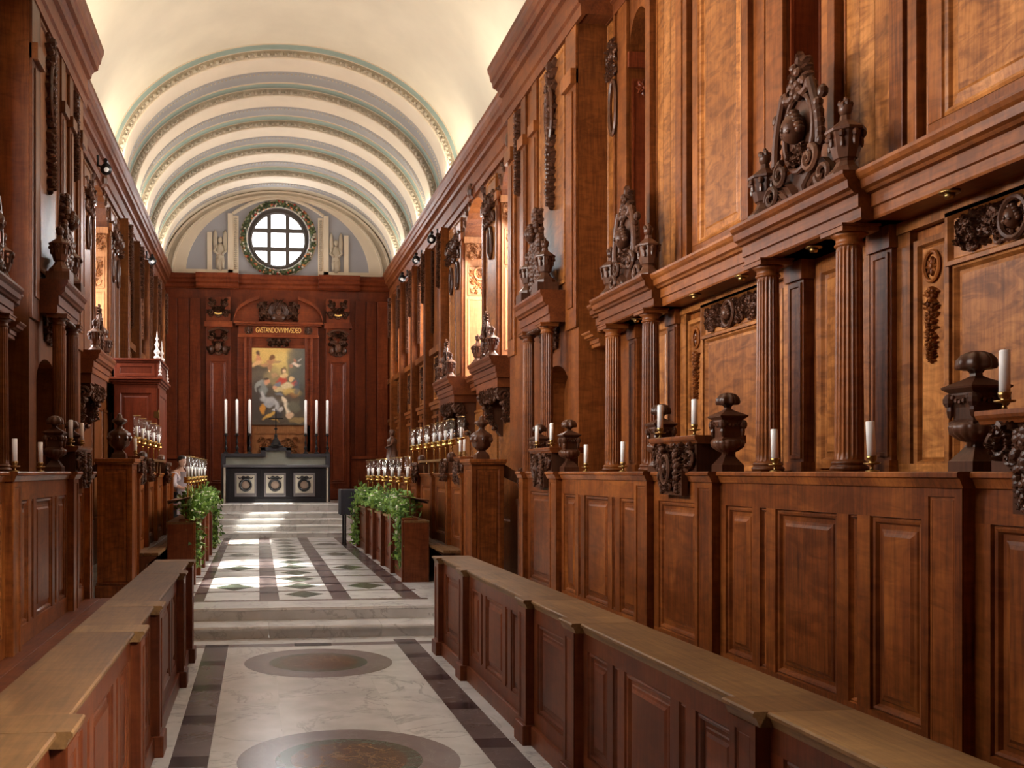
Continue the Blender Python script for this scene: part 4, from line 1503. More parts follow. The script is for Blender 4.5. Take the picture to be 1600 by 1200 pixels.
# ------------------------------------------------------------------ tall stall fronts with bench
def stall_front(s, X, y0, y1, zf, zt, rets, secs, seat, label, blocks, urns, carved_end=True, panel_lo=0.68):
    T = SF(s, X)
    t = thing('choir_stall', (s*(X+0.1), (y0+y1)/2, zf), label, 'stall front', 'tall panelled stall fronts')
    for a, b in secs:
        m_ = MB(T)
        section(m_, a, b, zf, zt-0.05, panel_lo, zt-0.17, 0.0)
        m_.build('front_panel', [FRONTV], parent=t)
    for a, b in rets:
        m_ = MB(T)
        pier(m_, a, b, zf, zt-0.05, -0.15, 0.045)
        m_.build('pier', [FRONTV], parent=t)
    m_ = MB(T)
    m_.box(y0, y1, zf, zt-0.03, -0.16, -0.05)
    m_.build('back_board', [FRONTV], parent=t)
    m_ = MB(T)
    cap_rail(m_, y0, y1+0.015, zt, -0.30, 0.03, 0.035)
    for a, b in rets:
        cap_rail(m_, a-0.015, b+0.015, zt+0.0005, -0.30, 0.075, 0.035)
    m_.build('cap', [FRONTV], parent=t)
    for y in urns:
        m_ = MB()
        urn_big(m_, (s*(X+0.10), y, zt))
        m_.build('urn_finial', [DARK], parent=t)
    for (a, b) in blocks:
        m_ = MB(T)
        k = zt
        m_.box(a+0.03, b-0.03, k, k+0.155, -0.20, 0.02)
        m_.build('bracket_block', [DARK], parent=t)
        m_ = MB(T)
        m_.prism([(k+0.15, -0.24), (k+0.15, 0.03), (k+0.162, 0.036), (k+0.17, 0.045), (k+0.18, 0.05), (k+0.195, 0.05), (k+0.195, -0.24)], 0, a-0.01, b+0.01)
        m_.build('block_slab', [FRONTV], parent=t, bevel=0.003)
        m_ = MB(T)
        c = (a+b)/2
        m_.box(c-0.15, c+0.15, k-0.13, k+0.02, 0.015, 0.05)
        m_.foliage(a+0.04, b-0.04, k+0.01, k+0.145, 0.018, 0.035, int(a*10)+5, 1.3)
        for sg in (-1, 1):
            m_.fruit(c+sg*0.10, k+0.12, k-0.12, 0.05, 0.085, int(a*10)+sg)
            m_.scroll(c+sg*0.22, k+0.08, 0.03, 0.055, 1.2, 0, sg, 0.012)
        m_.foliage(c-0.07, c+0.07, k-0.12, k+0.12, 0.05, 0.035, int(a*10)+7, 1.5)
        ring = [(c+0.05*math.cos(q*PI/8), k+0.01+0.08*math.sin(q*PI/8), 0.08) for q in range(17)]
        m_.tube(ring, 0.012, 6)
        m_.head(c, k+0.02, 0.06, 0.03)
        m_.build('carved_bracket', [DARK], parent=t)
    bn = thing('bench', (s*(X-0.2), (y0+y1)/2, zf), seat[1], 'bench')
    m_ = MB(T)
    zs = seat[0]
    dp = seat[2]
    n = 3
    for q in range(n):
        m_.box(y0+0.02, y1-0.1, zs-0.035, zs, dp*q/n+0.002, dp*(q+1)/n-0.002)
    m_.build('seat', [DKOAKH if zf < 0.2 else CAPH], parent=bn, bevel=0.004)
    y = y1-0.16
    while y > y0:
        m_ = MB(T)
        m_.prism([(zf, 0.0), (zf, dp*0.55), (zf+0.06, dp*0.55), (zs-0.22, dp*0.35), (zs-0.12, dp*0.5), (zs-0.06, dp*0.85), (zs-0.036, dp*0.92), (zs-0.036, 0.0)], 0, y, y+0.05)
        m_.build('bracket', [DARK], parent=bn)
        y -= 1.4
    return t

r_pos = [7.45, 5.65, 4.8, 3.0, 2.15, 0.35]
for s in (1, -1):
    y1 = 8.56 if s > 0 else 8.3
    X = 1.85 if s > 0 else 1.90
    rets = [(r, r+0.2) for r in r_pos]+[(y1-0.14, y1)]
    secs = [(7.65, y1-0.14), (5.85, 7.45), (5.0, 5.65), (3.2, 4.8), (2.35, 3.0), (0.55, 2.15)]
    stall_front(s, X, 0.35, y1, 0.12, 1.60, rets, secs,
                (0.57, 'plain oak bench behind the low desk, below the %s tall stall panels' % ('sunlit' if s > 0 else 'shaded'), 0.36),
                'tall panelled oak stall front with dark urn finials, %s' % ('sunlit, below the fluted columns' if s > 0 else 'shaded, on the organ side'),
                [(5.0, 5.6), (2.32, 2.93), (7.62, 8.22)] if s > 0 else [(7.62, 8.22)], [4.92, 5.78, 3.12, 2.25, 7.57, 8.4] if s > 0 else [7.5, 8.2])
    # back ledge of the seats behind, hidden from the aisle but carrying the columns
    m_ = MB(SF(s, WX))
    m_.box(0.3, 8.8, 0.0, 1.55, 0.0, 0.42)
    m_.box(0.3, 8.8, 1.55, 1.575, 0.0, 0.45)
    m_.build('stall_seating', [DARK], label='dark boarded seating under the fluted columns on the %s side' % ('sunlit' if s > 0 else 'organ'), cat='stall')

# middle (choir) stalls behind
for s in (1, -1):
    rets = [(11.05, 11.15), (11.9, 12.05), (13.0, 13.12), (14.2, 14.34), (15.3, 15.42), (16.4, 16.52), (17.2, 17.4)]
    secs = [(11.15, 11.9), (12.05, 13.0), (13.12, 14.2), (14.34, 15.3), (15.42, 16.4), (16.52, 17.2)]
    if s < 0:
        rets, secs = rets[:5], secs[:4]
    t = stall_front(s, 1.85, 11.05, 17.4 if s > 0 else 15.42, 0.24, 1.58, rets, secs,
                    (0.70, 'oak bench with shaped bracket ends at the %s choir stalls' % ('sunlit' if s > 0 else 'shaded'), 0.25),
                    'choir stall front with brass lanterns along its top, %s' % ('on the covered table side' if s > 0 else 'on the organ side'),
                    [(11.1, 11.5)], [], panel_lo=0.80)
    # small carved brackets with knobs further along
    for y in (12.02, 14.27):
        m_ = MB(SF(s, 1.85))
        m_.box(y-0.13, y+0.13, 1.58, 1.72, -0.12, 0.04)
        m_.foliage(y-0.15, y+0.15, 1.45, 1.72, 0.05, 0.05, int(y), 1.3)
        m_.blob((y, 1.78, -0.03), (0.06, 0.07, 0.06), 8, 6)
        m_.build('carved_bracket', [DARK], parent=t)
    m_ = MB(SF(s, 1.85))
    m_.box(12.2, 14.1, 1.73, 1.76, -0.2, 0.05)
    m_.build('book_rest', [CAPH], parent=t)
    for q in range(5):
        m_ = MB(SF(s, 1.85))
        m_.tube([(12.35+0.4*q, 1.58, -0.02), (12.35+0.4*q, 1.74, -0.02)], 0.012, 8)
        m_.build('spindle', [CAPH], parent=t)
    # tall end pier with an urn
    p = thing('stall_pier', (s*2.0, 10.8, 0.24), 'square panelled oak pier topped by a dark urn, %s' % ('beside the black passage' if s > 0 else 'in shade on the organ side'), 'pier', 'stall end piers')
    m_ = MB()
    T2 = SF(s, 1.83)
    m_ = MB(T2)
    m_.box(10.62, 11.04, 0.24, 1.68, -0.36, -0.01)
    m_.loft(10.62, 11.04, 0.24, 1.68, [(0, -0.01), (0, 0.0), (0.05, 0.0), (0.06, -0.012), (0.09, -0.006)])
    Tn = lambda u, v, w: (s*(1.83+u), 10.62-w, v)
    m2 = MB(Tn)
    m2.loft(0.0, 0.36, 0.24, 1.68, [(0, 0.0), (0, 0.012), (0.05, 0.012), (0.06, 0.0), (0.08, 0.004)])
    m_.build('shaft', [FRONTV], parent=p)
    m2.build('end_panel', [FRONTV], parent=p)
    m_ = MB(T2)
    m_.box(10.58, 11.08, 0.24, 0.40, -0.38, 0.035)
    m_.box(10.59, 11.07, 0.40, 0.43, -0.37, 0.02)
    m_.build('plinth', [FRONTV], parent=p, bevel=0.01)
    m_ = MB(T2)
    m_.box(10.58, 11.08, 1.68, 1.70, -0.38, 0.02)
    m_.box(10.57, 11.09, 1.70, 1.74, -0.39, 0.035)
    m_.build('cap', [FRONTV], parent=p, bevel=0.006)
    m_ = MB()
    m_.lathe((s*1.99, 10.83, 1.74), [(0.11, 0), (0.10, 0.05), (0.05, 0.09), (0.045, 0.12)], 4, rot=PI/4)
    m_.smooth = True
    m_.lathe((s*1.99, 10.83, 1.74), [(0.05, 0.10), (0.10, 0.15), (0.115, 0.24), (0.12, 0.27), (0.08, 0.30), (0.035, 0.33), (0.03, 0.36), (0.055, 0.38), (0.08, 0.40), (0.075, 0.42), (0.03, 0.44), (0.025, 0.47), (0.005, 0.49)], 32, lobes=8, amp=0.06)
    m_.smooth = False
    for q in range(8):
        m_.blob((s*1.99+0.11*math.cos(q*PI/4), 10.83+0.11*math.sin(q*PI/4), 1.96), (0.025, 0.025, 0.035), 6, 4)
    m_.build('urn_finial', [DARK], parent=p)
    # carved elbow beside the passage
    m_ = MB(lambda u, v, w: (s*(2.19+u), 10.70-w, v))
    m_.foliage(0.0, 0.36, 1.42, 1.62, 0.0, 0.09, 66, 1.6, False)
    m_.prism([(0.0, 1.55), (0.0, 1.7), (0.12, 1.62), (0.25, 1.55), (0.36, 1.5), (0.36, 1.42), (0.2, 1.46)], 2, -0.04, 0.02)
    m_.build('carved_elbow', [DARK], parent=p)

# choir front desks
for s in (1, -1):
    T = SF(s, 1.31)
    t = thing('choir_desk', (s*1.45, 14.8, 0.24), 'low choir desk draped with a green garland, %s' % ('next to the black covered table' if s > 0 else 'in front of the person'), 'desk', 'choir desk fronts with lanterns')
    ya, yb = 11.95, 17.7
    piers = [(ya, ya+0.06), (13.0, 13.1), (14.05, 14.15), (15.1, 15.2), (16.1, 16.2), (yb-0.12, yb)]
    for (a, b), (c, d) in zip(piers, piers[1:]):
        m_ = MB(T)
        row(m_, b, c, 0.24, 0.97, [(b+0.08, (b+c)/2-0.04), ((b+c)/2+0.04, c-0.08)], 0.38, 0.90, 0.03, 0.0)
        m_.build('front_panel', [DESKV], parent=t)
    for a, b in piers:
        m_ = MB(T)
        m_.box(a, b, 0.24, 0.99, -0.14, 0.06)
        m_.prism([(a, 0.99), (b, 0.99), (b, 1.02), ((a+b)/2, 1.035), (a, 1.02)], 2, -0.14, 0.06)
        m_.build('pier', [DESKV], parent=t, bevel=0.01)
    m_ = MB(T)
    m_.box(ya, yb, 0.24, 0.98, -0.14, -0.04)
    m_.build('back_board', [DESKV], parent=t)
    m_ = MB(T)
    m_.box(ya-0.02, yb, 0.97, 1.0, -0.28, 0.03)
    m_.build('top', [CAPH], parent=t, bevel=0.005)
    for a in (ya-0.0, yb-0.05):
        m_ = MB(T)
        m_.box(a-0.012, a+0.06, 0.24, 0.97, -0.275, 0.03)
        m_.build('end_panel', [DESKV], parent=t)
    m_ = MB(T)
    m_.prism([(1.28, -0.0), (1.30, -0.0), (1.23, -0.26), (1.21, -0.26), (1.205, -0.27), (1.25, -0.28), (1.255, -0.26)], 0, ya, yb)
    m_.build('book_rest', [DARK], parent=t)
    for q in range(16):
        m_ = MB(T)
        y = ya+0.12+q*0.365
        m_.tube([(y, 1.0, -0.06), (y, 1.275, -0.06)], 0.013, 8)
        m_.build('spindle', [CAPH], parent=t)
    # oak kneeler box behind
    m_ = MB(T)
    m_.box(ya+0.1, yb-0.1, 0.24, 0.33, -0.27, -0.14)
    m_.build('foot_board', [ORGV], parent=t)

# ------------------------------------------------------------------ canopies over the rear stalls
def fluted(m_, x, y, z0, z1, r, n=20):
    m_.smooth = True
    k = n*4
    V, Fc = [], []
    zs = [z0, z0+0.02, z0+0.04, (z0+z1)/2, z1-0.03, z1-0.015, z1]
    for j, z in enumerate(zs):
        f = r*(1.0-0.12*(z-z0)/(z1-z0))
        for i in range(k):
            a = 2*PI*i/k
            ph = i % 4
            dep = {0: 1.0, 1: 0.925, 2: 0.90, 3: 0.925}[ph] if 0 < j < 6 else 1.0
            if j in (1, 5): dep = (1+dep)/2
            V.append((x+f*dep*math.cos(a), y+f*dep*math.sin(a), z))
    for j in range(len(zs)-1):
        for i in range(k):
            q = (i+1) % k
            Fc.append((j*k+i, j*k+q, (j+1)*k+q, (j+1)*k+i))
    m_.smooth = False
    m_.add(V, Fc)

def column(parent, x, y, z0, z1, r, mats=None):
    mats = mats or [OAKV]
    col = MB()
    fluted(col, x, y, z0+0.085, z1-0.10, r)
    o = col.build('column', mats, parent=parent)
    b_ = MB()
    b_.box(x-r*1.35, x+r*1.35, y-r*1.35, y+r*1.35, z0, z0+0.03)
    b_.smooth = True
    b_.lathe((x, y, z0), [(r*1.25, 0.03), (r*1.32, 0.037), (r*1.32, 0.047), (r*1.22, 0.055), (r*1.12, 0.06), (r*1.2, 0.066), (r*1.22, 0.074), (r*1.15, 0.08), (r*1.02, 0.088)], 28)
    b_.smooth = False
    b_.build('base', mats, parent=o)
    c_ = MB()
    c_.smooth = True
    c_.lathe((x, y, z1), [(r*0.88, -0.105), (r*1.0, -0.098), (r*1.0, -0.09), (r*0.9, -0.085), (r*0.9, -0.062), (r*1.02, -0.055), (r*1.28, -0.038)], 28)
    c_.smooth = False
    c_.box(x-r*1.4, x+r*1.4, y-r*1.4, y+r*1.4, z1-0.038, z1-0.012)
    c_.box(x-r*1.5, x+r*1.5, y-r*1.5, y+r*1.5, z1-0.012, z1)
    c_.build('capital', mats, parent=o)

def canopy_profile(z0, z1, w):
    h = z1-z0
    return [(z0, 0.0), (z0, w-0.105), (z0+h*0.05, w-0.10), (z0+h*0.24, w-0.10), (z0+h*0.26, w-0.085), (z0+h*0.52, w-0.085), (z0+h*0.54, w-0.06),
            (z0+h*0.60, w-0.05), (z0+h*0.64, w-0.03), (z0+h*0.8, w-0.025), (z0+h*0.85, w-0.01), (z0+h*0.93, w), (z1, w), (z1, 0.0)]

CC = (2.67, 5.34, 8.01)
ndl = {1: 0, -1: 0}
ORD = ['first', 'second', 'third', 'fourth', 'fifth', 'sixth', 'seventh', 'eighth']
for s in (1, -1):
    T = SF(s, WX)
    ye = 8.9
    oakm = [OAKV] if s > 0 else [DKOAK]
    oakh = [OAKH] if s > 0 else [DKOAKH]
    t = thing('stall_canopy', (s*2.7, 4.6, 1.575), 'long projecting canopy on fluted columns over the %s stalls' % ('sunlit' if s > 0 else 'shaded organ-side'), 'canopy', 'stall canopies')
    m_ = MB(T)
    m_.prism(canopy_profile(2.90, 3.15, 0.33), 0, 0.3, ye)
    m_.build('cornice', oakh, parent=t)
    for c in CC:
        m_ = MB(T)
        m_.prism(canopy_profile(2.90, 3.152, 0.40), 0, c-0.6, min(c+0.62, ye+0.02))
        m_.build('cornice_break', oakh, parent=t)
        for sg in (-1, 1):
            y = c+sg*0.42
            column(t, s*(WX-0.25), y, 1.575, 2.90, 0.073, oakm)
            # responding pilaster on the wall
            m_ = MB(T)
            m_.box(y-0.09, y+0.09, 1.575, 2.9, 0, 0.07)
            m_.box(y-0.1, y+0.1, 2.78, 2.9, 0, 0.09)
            m_.box(y-0.1, y+0.1, 1.575, 1.66, 0, 0.09)
            m_.loft(y-0.07, y+0.07, 1.68, 2.76, [(0, 0.07), (0.0, 0.08), (0.02, 0.08), (0.026, 0.072)])
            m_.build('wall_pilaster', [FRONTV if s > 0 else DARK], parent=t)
            m_ = MB()
            urn_slim(m_, (s*(WX-0.27), y, 3.15))
            m_.build('urn_finial', [DARK], parent=t)
        m_ = crest(T, c, 3.15, 0.26, 1.0, int(c*10))
        m_.build('carved_crest', [DARK], parent=t)
        m_ = MB(T)
        m_.loft(c-0.26, c+0.26, 1.62, 2.84, [(0, 0.0), (0.0, 0.03), (0.05, 0.03), (0.065, 0.012), (0.09, 0.012), (0.1, 0.02)])
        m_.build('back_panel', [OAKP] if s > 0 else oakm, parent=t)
        B = c+1.335
        if B < 8.9:
            m_ = MB(T)
            m_.box(B-0.83, B+0.83, 1.575, 1.64, 0, 0.04)
            m_.box(B-0.83, B+0.83, 2.84, 2.9, 0, 0.05)
            for a, b_ in ((-0.83, -0.72), (0.72, 0.83)):
                m_.box(B+a, B+b_, 1.64, 2.84, 0, 0.04)
            m_.loft(B-0.42, B+0.42, 1.62, 2.60, [(0, 0.0), (0.0, 0.03), (0.015, 0.034), (0.03, 0.014), (0.05, 0.018)])
            for sg in (-1, 1):
                cu = B+sg*0.57
                m_.loft(cu-0.13, cu+0.13, 1.62, 2.78, [(0, 0.0), (0.0, 0.035), (0.03, 0.035), (0.04, 0.014), (0.052, 0.02)])
            m_.prism([(B-0.44, 2.60), (B+0.44, 2.60), (B+0.44, 2.84), (B-0.44, 2.84)], 2, 0, 0.02)
            m_.loft(B-0.45, B+0.45, 2.60, 2.86, [(0, 0.02), (0.0, 0.05), (0.02, 0.05), (0.035, 0.025)])
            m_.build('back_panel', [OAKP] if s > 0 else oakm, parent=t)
            m_ = MB(T)
            m_.foliage(B-0.40, B+0.40, 2.645, 2.82, 0.025, 0.03, int(B*10), 2.4)
            rg = [(B+0.08*math.cos(q*PI/8), 2.73+0.09*math.sin(q*PI/8), 0.055) for q in range(17)]
            m_.tube(rg, 0.014, 6)
            m_.head(B, 2.73, 0.035, 0.05)
            m_.build('frieze_carving', [DARK], parent=t)
            for sg in (-1, 1):
                cu = B+sg*0.57
                m_ = MB(T)
                rg = [(cu+0.055*math.cos(q*PI/10), 2.63+0.075*math.sin(q*PI/10), 0.03) for q in range(21)]
                m_.tube(rg, 0.010, 6)
                for i in range(8):
                    m_.leaf(cu, 2.63, 0.02, 2*PI*i/8, 0.05, 0.03, 0.018)
                m_.blob((cu, 2.63, 0.03), (0.014, 0.016, 0.014), 8, 4)
                m_.build('rosette_carving', oakm, parent=t)
                m_ = MB(T)
                m_.drop(cu, 2.55, 2.16, 0.018, 0.10, 0.025, int(cu*10))
                m_.build('husk_drop', oakm, parent=t)
        for y in (c, c+0.85, c+1.55):
            if y < ye-0.2:
                ndl[s] += 1
                d_ = MB()
                x = s*(WX-0.20)
                sym_lathe(d_, [(0.045, -0.012), (0.045, 0.0)], 16, (x, y, 2.90))
                sym_lathe(d_, [(0.02, -0.035), (0.026, -0.012)], 12, (x, y, 2.90))
                d_.build('downlight', [AGED], label='small brass downlight under the %s canopy, %s from the near end' % ('sunlit' if s > 0 else 'organ-side', ORD[ndl[s]-1]), cat='light', group='canopy downlights')
    # stepped end of the canopy
    m_ = MB(T)
    m_.prism(canopy_profile(2.78, 2.92, 0.30), 0, ye, 9.15)
    m_.build('cornice_end', oakh, parent=t)

    # ---- doorway canopy on paired columns
    fw = WX-2.57
    d = thing('doorway_canopy', (s*2.45, 10.0, 0.24), 'columned doorway hood with carved trophy and urns, %s' % ('beyond the sunlit stalls' if s > 0 else 'on the shaded organ side'), 'canopy', 'doorway hoods')
    T3 = SF(s, 2.57)
    ca, cb = 9.55, 10.6
    m_ = MB(T3)
    m_.prism(canopy_profile(3.10, 3.42, 0.28), 0, ca, cb)
    m_.build('cornice', [DKOAKH] if s < 0 else [FRONTH], parent=d)
    for y in (9.68, 10.36):
        column(d, s*2.40, y, 1.3, 3.10, 0.066, oakm)
        m_ = MB()
        m_.box(s*2.40-0.1, s*2.40+0.1, y-0.1, y+0.1, 0.24, 1.27)
        m_.box(s*2.40-0.115, s*2.40+0.115, y-0.115, y+0.115, 1.24, 1.30)
        m_.box(s*2.40-0.115, s*2.40+0.115, y-0.115, y+0.115, 0.24, 0.34)
        m_.build('pedestal', [DARK], parent=d, bevel=0.005)
    for k, y in enumerate((9.78, 10.4)):
        m_ = MB()
        m_.box(s*2.41-0.11, s*2.41+0.11, y-0.11, y+0.11, 3.42, 3.52)
        urn_slim(m_, (s*2.41, y, 3.52), 1.05)
        m_.build('urn_finial', [DARK], parent=d)
    m_ = MB(T3)
    m_.prism([(9.97, 3.42), (10.23, 3.42), (10.2, 4.0), (10.14, 4.3), (10.1, 4.38), (10.06, 4.3), (10.0, 4.0)], 2, 0.10, 0.15)
    for q in range(3):
        m_.fruit(9.98+0.12*q, 4.05 if q != 1 else 4.35, 3.45, 0.15, 0.17, 80+q)
    for q in range(9):
        for sg in (-1, 1):
            m_.leaf(10.1+sg*(0.13-0.012*q), 3.5+0.1*q, 0.13, PI/2-sg*0.9, 0.15, 0.08, 0.05, -sg*0.6)
    m_.head(10.1, 4.1, 0.17, 0.09)
    m_.build('carved_trophy', [DARK], parent=d)
    m_ = MB(T3)
    for k in range(14):
        m_.blob((ca+0.06+0.07*k, 3.07, 0.2), (0.026, 0.026, 0.03), 6, 4)
    m_.build('carved_edge', [DARK], parent=d)
    m_ = MB(T3)
    m_.foliage(9.8, 10.3, 2.85, 3.06, 0.0, 0.06, 90, 1.4)
    m_.build('carved_panel', [DARK], parent=d)

    # ---- hoods on carved consoles under the tall windows
    for i, (ha, hb) in enumerate(((12.2, 13.5), (15.0, 16.3))):
        if s < 0 and i == 1: continue
        which = ('' if s < 0 else 'nearer ' if i == 0 else 'farther ')
        h = thing('wall_hood', (s*2.6, (ha+hb)/2, 2.2), '%sprojecting oak hood on carved consoles, %s' % (which, 'below the bright arched windows' if s > 0 else 'on the wall before the organ'), 'hood', 'hoods under the windows')
        m_ = MB(T)
        m_.prism(canopy_profile(2.80, 3.08, 0.48), 0, ha, hb)
        m_.build('cornice', [FRONTH], parent=h)
        m_ = MB(T)
        m_.box(ha+0.04, hb-0.04, 2.68, 2.80, 0.0, 0.36)
        m_.build('frieze_board', [FRONTH], parent=h)
        for y in (ha+0.08, hb-0.2):
            m_ = MB(T)
            pr = [(2.68, 0.0), (2.68, 0.34), (2.60, 0.36), (2.54, 0.33), (2.50, 0.24), (2.44, 0.22), (2.38, 0.16), (2.30, 0.15), (2.22, 0.08), (2.16, 0.10), (2.10, 0.05), (2.08, 0.0)]
            m_.prism(pr, 0, y, y+0.12)
            for q in range(7):
                m_.blob((y+0.06, 2.62-0.07*q, 0.34-0.035*q), (0.07, 0.035, 0.04), 8, 5)
            m_.build('console', [DARK], parent=h)
            m_ = MB(lambda u, v, w, y=y: (s*(WX-u), y-w, v))
            m_.foliage(0.02, 0.28, 2.2, 2.66, 0.0, 0.03, int(y*10), 1.3, False)
            m_.scroll(0.25, 2.58, 0.0, 0.07, 1.3, 0, 1, 0.018)
            m_.build('console_carving', [DARK], parent=h)
        m_ = MB(T)
        c = (ha+hb)/2
        m_.prism([(c-0.5, 2.68), (c+0.5, 2.68), (c+0.3, 2.58), (c, 2.5), (c-0.3, 2.58)], 2, 0.28, 0.32)
        m_.foliage(c-0.45, c+0.45, 2.52, 2.7, 0.32, 0.05, int(ha*3), 1.3)
        m_.build('apron', [DARK], parent=h)
        m_ = crest(T, c+0.1, 3.08, 0.32, 0.78, int(ha*10))
        m_.build('carved_crest', [DARK], parent=h)
        for sg in (-1, 1):
            m_ = MB()
            urn_slim(m_, (s*(WX-0.36), c+0.1+sg*0.42, 3.08), 0.95)
            m_.build('urn_finial', [DARK], parent=h)
    # cornice that ties the hoods together
    m_ = MB(T)
    for a, b_ in ((11.8, 12.2), (13.5, 15.0), (16.3, 17.2)):
        m_.prism(canopy_profile(2.84, 3.06, 0.2), 0, a, b_)
    m_.build('trim_%d' % (4 if s > 0 else 5), [FRONTH], kind='structure')
# ------------------------------------------------------------------ candles on the stall rails
def candlestick():
    t = thing('candlestick', (0, 0, 0), 'x', 'candlestick', 'brass candlesticks on the stalls')
    m_ = MB()
    sym_lathe(m_, [(0.026, 0), (0.026, 0.004), (0.008, 0.009), (0.006, 0.024), (0.010, 0.027), (0.030, 0.030), (0.032, 0.036), (0.026, 0.034), (0.010, 0.036), (0.017, 0.046), (0.020, 0.062), (0.0185, 0.063)], 18)
    m_.build('holder', [AGED], parent=t)
    c = MB()
    sym_lathe(c, [(0.0165, 0.045), (0.0162, 0.196), (0.014, 0.199), (0.004, 0.197)], 16)
    c.build('wax_candle', [WAX], parent=t)
    w_ = MB()
    w_.tube([(0, 0, 0.196), (0.001, 0, 0.204)], 0.0012, 5)
    w_.build('wick', [WICK], parent=t)
    return t
cs = candlestick()
first = True
def put_candle(x, y, z, label, k=1.0, tilt=0.0):
    global first
    o = cs if first else copy_tree(cs)
    first = False
    o.location = (x, y, z)
    o.scale = (k, k, k)
    o.rotation_euler = (0, tilt, 0)
    o['label'] = label
XR = 1.90
for i, (y, tl) in enumerate(((3.62, -0.05), (4.35, -0.03), (6.28, 0.0), (7.02, 0.0))):
    put_candle(XR, y, 1.60, 'white candle on the sunlit stall rail, %s of four counting away from the camera' % ORD[i], 1.0, tl)
put_candle(1.90, 2.93, 1.795, 'white candle on the carved block beside the largest dark urn')
put_candle(1.86, 5.12, 1.795, 'white candle on the middle carved block, at its end nearer the melon-topped urn')
put_candle(1.86, 5.58, 1.795, 'white candle on the middle carved block, in front of the urn and fluted column')
put_candle(1.87, 7.78, 1.795, 'white candle on the far carved block of the sunlit stalls, nearer end')
put_candle(1.87, 8.20, 1.795, 'white candle on the far carved block of the sunlit stalls, farther end')
put_candle(1.87, 11.18, 1.775, 'white candle on the carved block beside the choir pier, nearer the passage')
put_candle(1.87, 11.42, 1.775, 'white candle on the carved block beside the choir pier, farther from the passage')
put_candle(-1.96, 6.12, 1.60, 'white candle on the shaded stall rail, nearest the frame edge')
put_candle(-1.96, 6.82, 1.60, 'white candle on the shaded stall rail, next to the dark urn')
put_candle(-1.92, 7.68, 1.795, 'white candle on the carved block of the shaded stalls, nearer end')
put_candle(-1.92, 8.15, 1.795, 'white candle on the carved block of the shaded stalls, farther end', 1.0)
put_candle(-1.87, 11.2, 1.775, 'white candle on the carved block beside the shaded choir pier')

def lantern(pole):
    t = thing('lantern', (0, 0, 0), 'x', 'lantern', 'brass candle lanterns on the choir desks')
    p = MB()
    sym_lathe(p, [(0.03, 0), (0.03, 0.006), (0.009, 0.012), (0.008, pole-0.04), (0.018, pole-0.03), (0.008, pole-0.02), (0.009, pole)], 12)
    p.build('pole', [BRASS], parent=t)
    c = MB()
    sym_lathe(c, [(0.010, pole-0.005), (0.045, pole+0.0), (0.055, pole+0.006), (0.05, pole+0.014), (0.047, pole+0.062), (0.056, pole+0.068), (0.054, pole+0.074), (0.04, pole+0.072)], 18)
    c.build('cup', [BRASS], parent=t)
    k = MB()
    sym_lathe(k, [(0.019, pole+0.06), (0.0185, pole+0.20), (0.006, pole+0.203)], 12)
    k.build('candle', [WAX], parent=t)
    g = MB()
    V, Fc = [], []
    n = 20
    for r_ in (0.046, 0.043):
        for z_ in (pole+0.07, pole+0.33):
            V += [(r_*math.cos(2*PI*i/n), r_*math.sin(2*PI*i/n), z_) for i in range(n)]
    for i in range(n):
        j = (i+1) % n
        Fc += [(i, j, n+j, n+i), (2*n+i, 2*n+j, 3*n+j, 3*n+i), (n+i, n+j, 3*n+j, 3*n+i)]
    g.smooth = True
    g.add(V, Fc)
    g.build('glass_chimney', [CHIMNEY], parent=t)
    r = MB()
    r.tube([(0.045*math.cos(2*PI*i/n), 0.045*math.sin(2*PI*i/n), pole+0.33) for i in range(n+1)], 0.003, 5)
    r.build('rim', [AGED], parent=t)
    return t
lf = lantern(0.46)
fst = True
for s, ys_, nm in ((1, (12.2, 12.95, 13.65, 14.5, 15.2, 16.0, 16.6), 'garlanded desk by the covered table'), (-1, (12.2, 12.8, 13.5, 14.3, 15.0, 15.9), 'garlanded desk in front of the person')):
    for i, y in enumerate(ys_):
        o = lf if fst else copy_tree(lf)
        fst = False
        o.location = (s*1.36, y, 1.0)
        o['label'] = 'brass lantern on the %s, %s from the near end' % (nm, ORD[i])
lb = lantern(0.36)
fst = True
for s, ys_, nm in ((1, (11.75, 12.35, 12.75, 13.15, 13.6, 14.2, 14.9, 15.5), 'choir stall front behind that garlanded desk'), (-1, (12.0, 12.6, 13.2, 13.9, 14.6), 'choir stall front by the organ')):
    for i, y in enumerate(ys_):
        o = lb if fst else copy_tree(lb)
        fst = False
        o.location = (s*1.95, y, 1.58)
        o['label'] = 'brass lantern on the %s, %s from the near end' % (nm, ORD[i])

